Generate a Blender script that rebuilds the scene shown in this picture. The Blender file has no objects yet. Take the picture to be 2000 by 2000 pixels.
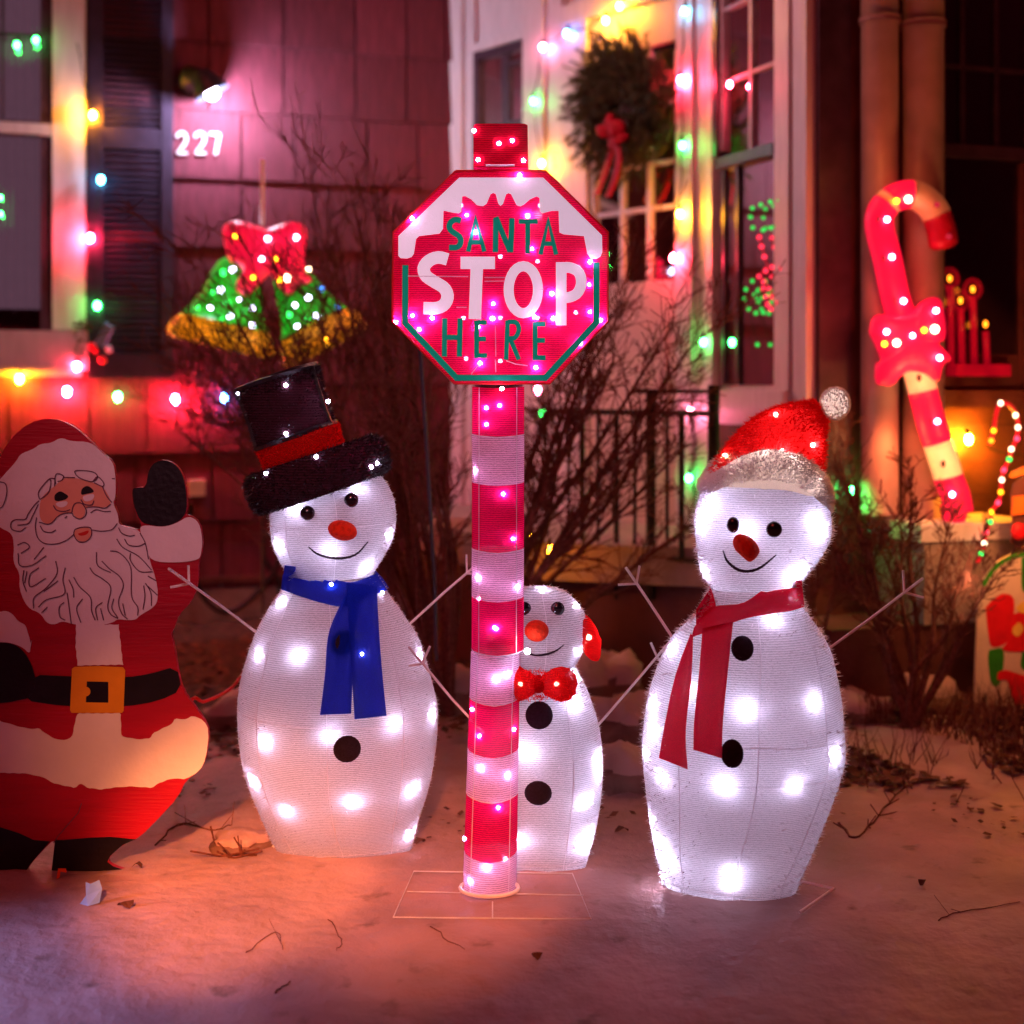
import bpy, math, random
from mathutils import Vector, Matrix, noise
from mathutils.bvhtree import BVHTree
from mathutils.geometry import tessellate_polygon
R = random.Random(7)
sc = bpy.context.scene
C = sc.collection
# ---------------------------------------------------------------- camera
H, F, CX, HY = 1.01, 2600.0, 1000.0, 750.0      # eye height, focal length / centre / horizon in photo pixels (2000 px frame)
cd = bpy.data.cameras.new('camera'); cam = bpy.data.objects.new('camera', cd); C.objects.link(cam)
cam.location = (0, 0, H); cam.rotation_euler = (math.radians(90), 0, 0)
cd.sensor_width = 36; cd.lens = 36 * F / 2000; cd.shift_y = -(1000 - HY) / 2000
cd.clip_start = 0.05; cd.clip_end = 200
cd.dof.use_dof = True; cd.dof.focus_distance = 2.68; cd.dof.aperture_fstop = 1.85
sc.camera = cam
# ---------------------------------------------------------------- world (night, red-violet sky glow of the town)
w = bpy.data.worlds.new('World'); sc.world = w; w.use_nodes = True
bg = w.node_tree.nodes['Background']; bg.inputs[0].default_value = (0.85, 0.03, 0.10, 1); bg.inputs[1].default_value = 0.022
# faint warm sky glow / street lighting from the street side
sl = bpy.data.lights.new('sun', 'SUN'); sl.energy = 0.46; sl.angle = math.radians(25); sl.color = (1, 0.085, 0.075)
so = bpy.data.objects.new('sun', sl); C.objects.link(so)
so.rotation_euler = Vector((0.25, 0.75, -0.75)).to_track_quat('-Z', 'Y').to_euler()
def spot(name, loc, at, e, col, size, blend, rad=0.04):
    l = bpy.data.lights.new(name, 'SPOT'); l.energy = e; l.color = col; l.spot_size = math.radians(size); l.spot_blend = blend; l.shadow_soft_size = rad
    o = bpy.data.objects.new(name, l); C.objects.link(o); o.location = loc
    o.rotation_euler = (Vector(at) - Vector(loc)).to_track_quat('-Z', 'Y').to_euler(); return o
def point(name, loc, e, col, rad=0.03):
    l = bpy.data.lights.new(name, 'POINT'); l.energy = e; l.color = col; l.shadow_soft_size = rad
    o = bpy.data.objects.new(name, l); C.objects.link(o); o.location = loc; return o
spot('figure_key_beam', (-0.9, -0.6, 2.3), (-0.45, 2.75, 0.98), 150, (1, 0.44, 0.52), 25, 0.9, 0.12)  # unseen key spot added to brighten the figures
# unseen added spots, assumed for light pools: warm on snow and cutout, cold left
spot('assumed_spot_beam', (-0.55, 0.10, 1.7), (-0.56, 2.72, 0.0), 1150, (1, 0.27, 0.085), 13, 1.0)
spot('assumed_spot_beam', (-0.15, 0.10, 1.7), (-0.16, 2.72, 0.0), 560, (1, 0.24, 0.07), 14, 1.0)
spot('assumed_spot_beam', (0.0, 1.3, 0.30), (-0.72, 2.76, 0.24), 42, (1, 0.32, 0.10), 21, 1.0)
spot('assumed_spot_beam', (-2.1, 1.7, 0.7), (-1.0, 2.20, -0.05), 150, (0.36, 0.42, 1), 30, 1.0)
point('assumed_porch_light', (0.0, 4.05, 2.5), 19, (1, 0.36, 0.34), 0.08)  # unseen lamp assumed over the porch, added to brighten the door
sc.view_settings.view_transform = 'Standard'; sc.view_settings.look = 'None'
sc.view_settings.exposure = 0; sc.view_settings.gamma = 1; sc.view_settings.use_curve_mapping = False
sc.render.engine = 'CYCLES'
cy = sc.cycles
cy.use_denoising = True; cy.max_bounces = 8; cy.transparent_max_bounces = 12; cy.transmission_bounces = 6
cy.caustics_reflective = False; cy.caustics_refractive = False; cy.sample_clamp_indirect = 4; cy.use_light_tree = True
cy.use_adaptive_sampling = True; cy.adaptive_threshold = 0.015

# ---------------------------------------------------------------- helpers
def W(px, py, Y): return Vector(((px - CX) / F * Y, Y, H - (py - HY) / F * Y))
def ray(px, py): return Vector(((px - CX) / F, 1, -(py - HY) / F))
def sm(t): t = max(0, min(1, t)); return t * t * (3 - 2 * t)
def tag(o, label=None, cat=None, group=None, kind=None):
    for k, v in (('label', label), ('category', cat), ('group', group), ('kind', kind)):
        if v: o[k] = v
    return o
def base(o):
    v = Vector((0, 0, 0))
    while o: v += o.location; o = o.parent
    return v
def root(name, loc, label, cat, group=None):
    o = bpy.data.objects.new(name, None); o.empty_display_size = 0.1; C.objects.link(o); o.location = loc
    return tag(o, label, cat, group)
def mk(name, V, Fc, m, parent=None, smooth=False, center=None):
    me = bpy.data.meshes.new(name)
    if parent is not None: b = base(parent)
    elif center is not None: b = Vector(center)
    else:
        b = Vector((sum(v[0] for v in V) / len(V), sum(v[1] for v in V) / len(V), min(v[2] for v in V)))
    me.from_pydata([(v[0] - b.x, v[1] - b.y, v[2] - b.z) for v in V], [], Fc)
    if smooth: me.polygons.foreach_set('use_smooth', [True] * len(me.polygons))
    me.materials.append(m); me.update()
    o = bpy.data.objects.new(name, me); C.objects.link(o)
    if parent is not None: o.parent = parent
    else: o.location = b
    return o
class G:
    def __init__(s): s.v = []; s.f = []
    def add(s, V, Fc):
        n = len(s.v); s.v += [tuple(v) for v in V]; s.f += [tuple(i + n for i in f) for f in Fc]; return s
    def obj(s, name, m, parent=None, smooth=False, center=None): return mk(name, s.v, s.f, m, parent, smooth, center)
def tube(P, r, n=6, cap=True):
    P = [Vector(p) for p in P]; V = []; Fc = []
    if not isinstance(r, (list, tuple)): r = [r] * len(P)
    up = Vector((0.13, 0.31, 0.94))
    for i, p in enumerate(P):
        t = (P[min(i + 1, len(P) - 1)] - P[max(i - 1, 0)]).normalized()
        a = t.cross(up)
        if a.length < 1e-3: a = t.cross(Vector((1, 0, 0)))
        a.normalize(); b = t.cross(a)
        for k in range(n):
            g = 2 * math.pi * k / n; V.append(p + a * math.cos(g) * r[i] + b * math.sin(g) * r[i])
    for i in range(len(P) - 1):
        for k in range(n):
            Fc.append((i * n + k, i * n + (k + 1) % n, (i + 1) * n + (k + 1) % n, (i + 1) * n + k))
    if cap: Fc.append(tuple(range(n))); Fc.append(tuple((len(P) - 1) * n + k for k in range(n))[::-1])
    return V, Fc
def boxv(p, ax, ay, az):
    p, ax, ay, az = map(Vector, (p, ax, ay, az)); V = [p, p + ax, p + ax + ay, p + ay]; V += [v + az for v in V]
    return V, [(0, 3, 2, 1), (4, 5, 6, 7), (0, 1, 5, 4), (1, 2, 6, 5), (2, 3, 7, 6), (3, 0, 4, 7)]
def crom(P, n):
    """smooth resample of a point list (tuples) to n points"""
    P = [Vector(p) for p in P]
    if len(P) == 2: return [P[0].lerp(P[1], i / (n - 1)) for i in range(n)]
    Q = [P[0] * 2 - P[1]] + P + [P[-1] * 2 - P[-2]]; out = []
    for i in range(n):
        t = i / (n - 1) * (len(P) - 1); k = min(int(t), len(P) - 2); u = t - k
        a, b, c, d = Q[k:k + 4]
        out.append(0.5 * ((2 * b) + (c - a) * u + (2 * a - 5 * b + 4 * c - d) * u * u + (3 * b - a - 3 * c + d) * u ** 3))
    return out
def ell(c, rx, ry, rz, n=14, m=9, rot=0):
    V = [Vector((0, 0, rz))]; Fc = []
    for j in range(1, m):
        for i in range(n):
            a = 2 * math.pi * i / n; b = math.pi * j / m
            V.append(Vector((rx * math.sin(b) * math.cos(a), ry * math.sin(b) * math.sin(a), rz * math.cos(b))))
    V.append(Vector((0, 0, -rz)))
    for i in range(n):
        Fc.append((0, 1 + i, 1 + (i + 1) % n)); Fc.append((len(V) - 1, 1 + (m - 2) * n + (i + 1) % n, 1 + (m - 2) * n + i))
    for j in range(m - 2):
        for i in range(n): Fc.append((1 + j * n + i, 1 + (j + 1) * n + i, 1 + (j + 1) * n + (i + 1) % n, 1 + j * n + (i + 1) % n))
    M = Matrix.Rotation(rot, 3, 'Y'); c = Vector(c)
    return [M @ v + c for v in V], Fc
def plate(P, Y, th, off=0.0):
    """P: outline in photo pixels at distance Y; a flat board th thick whose face is off nearer than Y"""
    n = len(P); Fr = [W(x, y, Y) for x, y in P]
    a = sum(Fr[i].x * Fr[(i + 1) % n].z - Fr[(i + 1) % n].x * Fr[i].z for i in range(n))
    if a < 0: Fr = Fr[::-1]
    V = [v + Vector((0, -off, 0)) for v in Fr] + [v + Vector((0, -off + th, 0)) for v in Fr]
    T = tessellate_polygon([[Vector((v.x, v.z, 0)) for v in Fr]]); Fc = []
    for a_, b_, c_ in T:
        A_, B_, C_ = Fr[a_], Fr[b_], Fr[c_]
        if (B_.x - A_.x) * (C_.z - A_.z) - (C_.x - A_.x) * (B_.z - A_.z) < 0: b_, c_ = c_, b_
        Fc.append((a_, b_, c_)); Fc.append((n + a_, n + c_, n + b_))
    return V, Fc + [(i, i + n, (i + 1) % n + n, (i + 1) % n) for i in range(n)]
def stroke(P, wpx, Y, th, off):
    """line of width wpx (photo pixels) as a thin raised strip along pixel points P"""
    P = [Vector(p) for p in P]; L = []; Rr = []
    for i, p in enumerate(P):
        d1 = (P[i] - P[i - 1]).normalized() if i else None
        d2 = (P[i + 1] - P[i]).normalized() if i < len(P) - 1 else None
        t = ((d1 or d2) + (d2 or d1)); t = t.normalized() if t.length > 1e-6 else (d1 or d2)
        n = Vector((-t.y, t.x)); c = max(0.45, n.dot(Vector((-(d2 or d1).y, (d2 or d1).x))))
        q = n * (wpx / 2 / c); L.append(p + q); Rr.append(p - q)
    V = []; Fc = []
    for i in range(len(P)):
        for q, o in ((L[i], off), (Rr[i], off), (Rr[i], off - th), (L[i], off - th)):
            V.append(W(q.x, q.y, Y) + Vector((0, -o, 0)))
    for i in range(len(P) - 1):
        for k in range(4): Fc.append((i * 4 + k, i * 4 + (k + 1) % 4, i * 4 + 4 + (k + 1) % 4, i * 4 + 4 + k))
    Fc += [(3, 2, 1, 0), tuple(len(V) - 4 + k for k in range(4))]
    return V, Fc
def mp(lst, sx, ox, oy): return [(ox + x * sx, oy + y * sx) for x, y in lst]
# ---------------------------------------------------------------- materials
def mat(name, col, rough=0.6, var=0.12, nscale=18, bump=0.15, bscale=90, spec=0.3, metal=0, emis=None, es=0, rnd=0, stretch=None, col2=None, c2s=6, c2t=0.55, c2w=0.1):
    m = bpy.data.materials.new(name); m.use_nodes = True; nt = m.node_tree; N = nt.nodes; L = nt.links; p = N['Principled BSDF']
    tc = N.new('ShaderNodeTexCoord'); src = tc.outputs['Object']
    if stretch:
        mpn = N.new('ShaderNodeMapping'); mpn.inputs['Scale'].default_value = stretch; L.new(src, mpn.inputs[0]); src = mpn.outputs[0]
    nz = N.new('ShaderNodeTexNoise'); nz.inputs['Scale'].default_value = nscale; nz.inputs['Detail'].default_value = 6; L.new(src, nz.inputs[0])
    hs = N.new('ShaderNodeHueSaturation'); hs.inputs['Color'].default_value = (*col, 1)
    mr = N.new('ShaderNodeMapRange'); mr.inputs[1].default_value = 0.3; mr.inputs[2].default_value = 0.7
    mr.inputs[3].default_value = 1 - var * 1.5; mr.inputs[4].default_value = 1 + var * 1.5; L.new(nz.outputs[0], mr.inputs[0])
    out = mr.outputs[0]
    if rnd:
        oi = N.new('ShaderNodeObjectInfo'); m2 = N.new('ShaderNodeMapRange'); m2.inputs[3].default_value = 1 - rnd; m2.inputs[4].default_value = 1 + rnd
        L.new(oi.outputs['Random'], m2.inputs[0]); mu = N.new('ShaderNodeMath'); mu.operation = 'MULTIPLY'; L.new(out, mu.inputs[0]); L.new(m2.outputs[0], mu.inputs[1]); out = mu.outputs[0]
    L.new(out, hs.inputs['Value']); cs = hs.outputs[0]
    if col2:
        n2 = N.new('ShaderNodeTexNoise'); n2.inputs['Scale'].default_value = c2s; n2.inputs['Detail'].default_value = 8; L.new(src, n2.inputs[0])
        m3 = N.new('ShaderNodeMapRange'); m3.inputs[1].default_value = c2t; m3.inputs[2].default_value = c2t + c2w; L.new(n2.outputs[0], m3.inputs[0])
        mx = N.new('ShaderNodeMixRGB'); L.new(m3.outputs[0], mx.inputs[0]); L.new(cs, mx.inputs[1]); mx.inputs[2].default_value = (*col2, 1); cs = mx.outputs[0]
    L.new(cs, p.inputs['Base Color'])
    p.inputs['Roughness'].default_value = rough; p.inputs['Specular IOR Level'].default_value = spec; p.inputs['Metallic'].default_value = metal
    if bump:
        nb = N.new('ShaderNodeTexNoise'); nb.inputs['Scale'].default_value = bscale; nb.inputs['Detail'].default_value = 5; L.new(src, nb.inputs[0])
        b = N.new('ShaderNodeBump'); b.inputs['Strength'].default_value = bump; b.inputs['Distance'].default_value = 0.01; L.new(nb.outputs[0], b.inputs['Height']); L.new(b.outputs[0], p.inputs['Normal'])
    if emis: p.inputs['Emission Color'].default_value = (*emis, 1); p.inputs['Emission Strength'].default_value = es
    return m
def emit(name, col, s):
    m = bpy.data.materials.new(name); m.use_nodes = True; nt = m.node_tree; nt.nodes.clear()
    e = nt.nodes.new('ShaderNodeEmission'); e.inputs[0].default_value = (*col, 1); e.inputs[1].default_value = s
    o = nt.nodes.new('ShaderNodeOutputMaterial'); nt.links.new(e.outputs[0], o.inputs[0]); return m
def fabric(name, col, trans=0.45, open_=0.10, lines=150, ramp=0.5, tcol=None, axis='Z'):
    """woven lamp fabric: part diffuse, part translucent, with a fine open weave one can see through a little"""
    m = bpy.data.materials.new(name); m.use_nodes = True; nt = m.node_tree; N = nt.nodes; L = nt.links; N.clear()
    o = N.new('ShaderNodeOutputMaterial'); d = N.new('ShaderNodeBsdfDiffuse'); t = N.new('ShaderNodeBsdfTranslucent'); tr = N.new('ShaderNodeBsdfTransparent')
    m1 = N.new('ShaderNodeMixShader'); m2 = N.new('ShaderNodeMixShader'); m1.inputs[0].default_value = trans
    tc = N.new('ShaderNodeTexCoord'); wv = N.new('ShaderNodeTexWave'); wv.bands_direction = axis; wv.inputs['Scale'].default_value = lines / 3.1416 / 2 * 3.14
    wv.inputs['Distortion'].default_value = 2.5; wv.inputs['Detail'].default_value = 2; wv.inputs['Detail Scale'].default_value = 3
    L.new(tc.outputs['Object'], wv.inputs[0])
    nz = N.new('ShaderNodeTexNoise'); nz.inputs['Scale'].default_value = 420; nz.inputs['Detail'].default_value = 3; L.new(tc.outputs['Object'], nz.inputs[0])
    mu = N.new('ShaderNodeMath'); mu.operation = 'MULTIPLY'; L.new(wv.outputs['Fac'], mu.inputs[0]); L.new(nz.outputs[0], mu.inputs[1])
    mr = N.new('ShaderNodeMapRange'); mr.inputs[1].default_value = 0.05; mr.inputs[2].default_value = 0.5; mr.inputs[3].default_value = open_ * 0.15; mr.inputs[4].default_value = open_ * 2.6
    L.new(mu.outputs[0], mr.inputs[0]); L.new(mr.outputs[0], m2.inputs[0])
    mc = N.new('ShaderNodeMapRange'); mc.inputs[1].default_value = 0.1; mc.inputs[2].default_value = 0.6; mc.inputs[3].default_value = 1.0; mc.inputs[4].default_value = 1 - ramp; L.new(mu.outputs[0], mc.inputs[0])
    hs = N.new('ShaderNodeHueSaturation'); hs.inputs['Color'].default_value = (*col, 1); L.new(mc.outputs[0], hs.inputs['Value'])
    h2 = N.new('ShaderNodeHueSaturation'); h2.inputs['Color'].default_value = (*(tcol or col), 1); L.new(mc.outputs[0], h2.inputs['Value'])
    L.new(hs.outputs[0], d.inputs[0]); L.new(h2.outputs[0], t.inputs[0])
    bp = N.new('ShaderNodeBump'); bp.inputs['Strength'].default_value = 0.35; bp.inputs['Distance'].default_value = 0.003; L.new(mu.outputs[0], bp.inputs['Height']); L.new(bp.outputs[0], d.inputs['Normal'])
    L.new(d.outputs[0], m1.inputs[1]); L.new(t.outputs[0], m1.inputs[2]); L.new(m1.outputs[0], m2.inputs[1]); L.new(tr.outputs[0], m2.inputs[2]); L.new(m2.outputs[0], o.inputs[0])
    return m
def glassm(name, tint, refl=0.12):
    m = bpy.data.materials.new(name); m.use_nodes = True; nt = m.node_tree; N = nt.nodes; L = nt.links; N.clear()
    o = N.new('ShaderNodeOutputMaterial'); g = N.new('ShaderNodeBsdfGlossy'); g.inputs['Roughness'].default_value = 0.03; t = N.new('ShaderNodeBsdfTransparent'); t.inputs[0].default_value = (*tint, 1)
    f = N.new('ShaderNodeFresnel'); f.inputs[0].default_value = 1.5; a = N.new('ShaderNodeMath'); a.operation = 'ADD'; a.inputs[1].default_value = refl; L.new(f.outputs[0], a.inputs[0])
    mx = N.new('ShaderNodeMixShader'); L.new(a.outputs[0], mx.inputs[0]); L.new(t.outputs[0], mx.inputs[1]); L.new(g.outputs[0], mx.inputs[2]); L.new(mx.outputs[0], o.inputs[0]); return m
M = {}
M['white_fab'] = fabric('white_snow_fabric', (0.80, 0.78, 0.80), 0.5, 0.10, 150, 0.35)
M['red_fab'] = fabric('red_fabric', (0.72, 0.006, 0.03), 0.5, 0.08, 150, 0.4, (0.92, 0.012, 0.15))
M['white_post'] = fabric('pale_post_fabric', (0.78, 0.62, 0.70), 0.5, 0.12, 150, 0.4, (0.9, 0.62, 0.8))
M['hat_red'] = fabric('red_plush', (0.75, 0.004, 0.006), 0.45, 0.10, 220, 0.4, (0.9, 0.01, 0.02))
M['hat_black'] = fabric('black_mesh', (0.060, 0.022, 0.034), 0.1, 0.012, 110, 0.8)
M['band_red'] = fabric('red_sequin_band', (0.85, 0.020, 0.012), 0.3, 0.08, 260, 0.8)
M['blue_fab'] = fabric('blue_organza', (0.015, 0.06, 0.80), 0.55, 0.10, 400, 0.2, (0.09, 0.13, 1.0))
M['red_scarf'] = fabric('red_organza', (0.85, 0.008, 0.04), 0.65, 0.09, 400, 0.2, (1.0, 0.02, 0.10))
M['fuzz'] = fabric('white_fibre', (0.98, 0.96, 0.98), 0.85, 0.0, 10, 0)
M['redfuzz'] = fabric('red_fibre', (0.95, 0.012, 0.015), 0.6, 0.0, 10, 0)
M['blackfuzz'] = mat('black_tinsel', (0.012, 0.008, 0.012), 0.35, spec=0.7)
M['plush'] = fabric('plush_white', (0.80, 0.74, 0.70), 0.6, 0.0, 500, 0.45, (0.85, 0.74, 0.66))
M['nose'] = mat('orange_felt', (0.95, 0.045, 0.006), 0.8, 0.15, 120, 0.4, 300, emis=(1, 0.05, 0.005), es=0.0)
M['black_felt'] = mat('black_felt', (0.018, 0.010, 0.020), 0.9, 0.2, 200, 0.4, 400)
M['eye'] = mat('black_glossy_eye', (0.01, 0.008, 0.012), 0.12, spec=0.9, bump=0)
M['wire_white'] = mat('white_coated_wire', (0.92, 0.90, 0.88), 0.35, bscale=800)
M['wire_grey'] = mat('grey_wire', (0.75, 0.74, 0.76), 0.4)
M['cap_white'] = mat('glowing_white_applique', (0.82, 0.76, 0.82), 0.75, 0.05, 60, 0.3, 600, emis=(0.62, 0.50, 0.66), es=0.75)  # glow put into the applique in place of light on it
M['green_felt'] = mat('glowing_green_felt', (0.0, 0.20, 0.14), 0.8, 0.08, 60, 0.3, 600, emis=(0.0, 0.12, 0.085), es=0.9)  # glow put into the felt, stands in for neutral front light
M['snow'] = mat('snow', (0.40, 0.255, 0.235), 0.6, 0.16, 5, 0.8, 30, 0.3, col2=(0.20, 0.12, 0.10), c2s=13, c2t=0.62, c2w=0.12)  # dirty snow, darkened and reddened to stand for the red light
M['dark_bed'] = mat('dark_bed', (0.055, 0.030, 0.022), 0.95, 0.35, 30, 1.0, 60)
M['leaf'] = mat('dry_leaf', (0.10, 0.035, 0.018), 0.8, 0.4, 30)
M['bark'] = mat('shrub_bark', (0.14, 0.045, 0.030), 0.85, 0.3, 80, 0.5, 200)
M['rock'] = mat('brown_stone', (0.16, 0.085, 0.065), 0.85, 0.35, 9, 1.0, 40)
M['iron'] = mat('black_iron', (0.012, 0.009, 0.010), 0.5, 0.3, 40)
M['siding'] = mat('mauve_shingle', (0.14, 0.023, 0.042), 0.75, 0.22, 5, 0.6, 60, rnd=0.16, stretch=(3, 3, 0.5), col2=(0.09, 0.02, 0.028), c2s=3, c2t=0.60, c2w=0.12)
M['trim'] = mat('white_trim_paint', (0.66, 0.60, 0.64), 0.45, 0.06, 12, 0.15, 80, stretch=(4, 4, 0.6))
M['shutter'] = mat('dark_shutter_paint', (0.035, 0.022, 0.045), 0.35, 0.15, 20, spec=0.5)
M['sash'] = mat('dark_sash_paint', (0.06, 0.03, 0.05), 0.4, 0.15, 20)
M['sash_w'] = mat('pale_muntin', (0.38, 0.30, 0.36), 0.45, 0.1, 20)
M['door'] = mat('door_paint', (0.62, 0.50, 0.46), 0.5, 0.05, 10, 0.1)
M['brown'] = mat('brown_siding', (0.12, 0.035, 0.03), 0.7, 0.2, 8, 0.4, 60, rnd=0.1)
M['pipe'] = mat('downspout_paint', (0.36, 0.24, 0.22), 0.4, 0.1, 12, 0.1, 40)
M['conc'] = mat('concrete', (0.34, 0.26, 0.25), 0.9, 0.15, 14, 0.8, 90)
M['dark'] = mat('room_tone_sheet', (0.012, 0.008, 0.012), 0.9)  # room shade painted as a dark sheet behind the glass
M['curtain'] = mat('curtain', (0.30, 0.22, 0.24), 0.9, 0.1, 10, emis=(0.22, 0.10, 0.14), es=0.6)  # room light put into the cloth as a glow
M['glass'] = glassm('window_glass', (0.85, 0.85, 0.9), 0.04)
M['glass_in'] = glassm('bulb_glass', (1, 0.6, 0.6), 0.1)
M['needle'] = mat('fir_needle', (0.060, 0.055, 0.020), 0.7, 0.4, 30, 0, rnd=0.1)
M['ribbon'] = mat('red_ribbon', (0.45, 0.006, 0.03), 0.6, 0.15, 60)
M['sred'] = mat('santa_red_paint', (0.40, 0.003, 0.022), 0.45, 0.10, 5, 0.25, 30, stretch=(0.5, 1, 6))
M['swhite'] = mat('santa_white_paint', (0.80, 0.76, 0.76), 0.5, 0.06, 6, 0.2, 40)
M['sblack'] = mat('santa_black_paint', (0.010, 0.006, 0.010), 0.4, 0.2, 20)
M['sskin'] = mat('santa_skin_paint', (0.74, 0.33, 0.22), 0.5, 0.06, 12)
M['sgold'] = mat('santa_gold_paint', (0.78, 0.33, 0.015), 0.45, 0.06, 14)
M['sline'] = mat('outline_paint', (0.13, 0.05, 0.09), 0.6)
M['slip'] = mat('lip_paint', (0.55, 0.02, 0.015), 0.5)
M['cream'] = mat('cream_paint', (0.72, 0.55, 0.42), 0.5, 0.08, 12)
M['cgreen'] = mat('green_paint', (0.03, 0.26, 0.015), 0.5)
M['cred'] = mat('bright_red_paint', (0.72, 0.01, 0.02), 0.4)
M['corange'] = mat('orange_paint', (0.75, 0.16, 0.02), 0.45)
M['cyellow'] = mat('yellow_paint', (0.8, 0.5, 0.08), 0.5)
M['lampmetal'] = mat('lamp_metal', (0.03, 0.035, 0.06), 0.4, spec=0.6)
M['socket'] = mat('green_socket', (0.01, 0.02, 0.012), 0.6)
M['plum_plas'] = mat('red_lit_plastic', (0.75, 0.012, 0.06), 0.4, emis=(1, 0.006, 0.06), es=0.66)
M['red_dim'] = mat('red_plastic_unlit', (0.45, 0.01, 0.04), 0.3)
M['green_plas'] = mat('green_lit_plastic', (0.02, 0.5, 0.03), 0.35, emis=(0.0, 0.30, 0.01), es=0.5)
M['amber_plas'] = mat('amber_lit_plastic', (0.75, 0.35, 0.03), 0.35, emis=(0.62, 0.22, 0.003), es=0.5)
M['cream_plas'] = mat('cream_lit_plastic', (0.8, 0.55, 0.35), 0.35, emis=(1, 0.42, 0.16), es=0.75)
M['cream_dim'] = mat('cream_dim_lit_plastic', (0.7, 0.42, 0.25), 0.35, emis=(0.5, 0.12, 0.04), es=0.3)  # weak glow put into the plastic of the dimmer bands
M['candle'] = mat('red_candle_tube', (0.5, 0.01, 0.03), 0.3, emis=(0.5, 0.0, 0.02), es=0.30)
M['scrap_b'] = mat('blue_wrapper', (0.25, 0.42, 0.75), 0.5, es=0)
M['scrap_o'] = mat('orange_scrap', (0.85, 0.10, 0.01), 0.6)
COL = {'white': (0.74, 0.66, 1.0), 'sign': (1.0, 0.50, 1.0), 'red': (1, 0.03, 0.07), 'green': (0.02, 0.55, 0.07), 'yellow': (1, 0.36, 0.01), 'orange': (1, 0.22, 0.01), 'blue': (0.06, 0.25, 0.9), 'cyan': (0.06, 0.45, 0.7), 'pink': (0.9, 0.16, 0.28), 'pale': (1, 0.80, 0.78), 'warm': (1, 0.72, 0.45)}
_em = {}
def em(c, s):
    if (c, s) not in _em: _em[(c, s)] = emit('lit_%s_bulb' % c, COL[c], s)
    return _em[(c, s)]
_bm = {}
def bulb(name, pos, r, c, s, parent, el=1.0):
    k = (c, s, el)
    if k not in _bm:
        V, Fc = ell((0, 0, 0), 1, 1, el, 6, 5)
        me = bpy.data.meshes.new('bulb'); me.from_pydata([tuple(v) for v in V], [], Fc); me.polygons.foreach_set('use_smooth', [True] * len(me.polygons)); me.materials.append(em(c, s)); _bm[k] = me
    o = bpy.data.objects.new(name, _bm[k]); C.objects.link(o); o.parent = parent; o.location = Vector(pos) - base(parent); o.scale = (r, r, r); return o

# ---------------------------------------------------------------- ground
def gz(x, y):
    z = -0.075 * sm((2.62 - y) / 0.9) + 0.012 * noise.noise(Vector((x * 1.7, y * 2.3, 3.1))) + 0.006 * noise.noise(Vector((x * 6, y * 7, 1.7)))
    z += 0.0035 * noise.noise(Vector((x * 21, y * 26, 8))) + 0.0018 * noise.noise(Vector((x * 48, y * 60, 2)))
    z += 0.035 * sm((x - 0.2) / 0.8) * sm((3.2 - y) / 0.6) * sm((y - 2.2) / 0.5) * 0
    z += 0.05 * sm((y - 3.1) / 0.7) * (0.6 + noise.noise(Vector((x * 1.3, y * 1.2, 9)))) + 0.010 * sm((y - 2.9) / 0.4) * noise.noise(Vector((x * 9, y * 9, 4)))
    return z
def gpt(px, py):
    d = ray(px, py); lo = 0.6
    t = lo
    while t < 12:
        p = Vector((d.x * t, t, H + d.z * t))
        if p.z <= gz(p.x, p.y): return Vector((p.x, p.y, gz(p.x, p.y)))
        t += 0.004
    return p
V = []; Fc = []; xs = []; ys = []
x = -7.0
while x <= 7: xs.append(x); x += 0.022 if abs(x) < 1.9 else 0.25
y = 0.15
while y < 7.5: ys.append(y); y += 0.016 if y > 1.3 and y < 4.6 else 0.12
for yy in ys:
    for xx in xs: V.append((xx, yy, gz(xx, yy)))
nx = len(xs)
Fc = [(j * nx + i, j * nx + i + 1, (j + 1) * nx + i + 1, (j + 1) * nx + i) for j in range(len(ys) - 1) for i in range(nx - 1)]
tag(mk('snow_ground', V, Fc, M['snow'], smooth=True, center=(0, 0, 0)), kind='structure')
V = [(-60, -40, -0.3), (60, -40, -0.3), (60, 60, -0.3), (-60, 60, -0.3)]
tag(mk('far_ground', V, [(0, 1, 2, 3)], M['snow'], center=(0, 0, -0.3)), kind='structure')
# planting bed in front of the house, a dark brown ground sheet
def bed_edge(x): return 4.12 - 0.22 * sm((x - 0.1) / 0.6) - 0.15 * sm((-0.6 - x) / 0.8) + 0.10 * noise.noise(Vector((x * 2.2, 0, 5)))
V = []; Fc = []; n1, n2 = 220, 60
for j in range(n2):
    for i in range(n1):
        xx = -4 + 8 * i / (n1 - 1); y0 = bed_edge(xx); yy = y0 + (6.5 - y0) * (j / (n2 - 1)) ** 1.5
        e = sm(j / 4)
        V.append((xx, yy, gz(xx, yy) - 0.02 + e * (0.035 + 0.02 * noise.noise(Vector((xx * 14, yy * 14, 0))))))
Fc = [(j * n1 + i, j * n1 + i + 1, (j + 1) * n1 + i + 1, (j + 1) * n1 + i) for j in range(n2 - 1) for i in range(n1 - 1)]
tag(mk('planting_bed_ground', V, Fc, M['dark_bed'], smooth=True, center=(0, 0, 0)), kind='structure')

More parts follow.
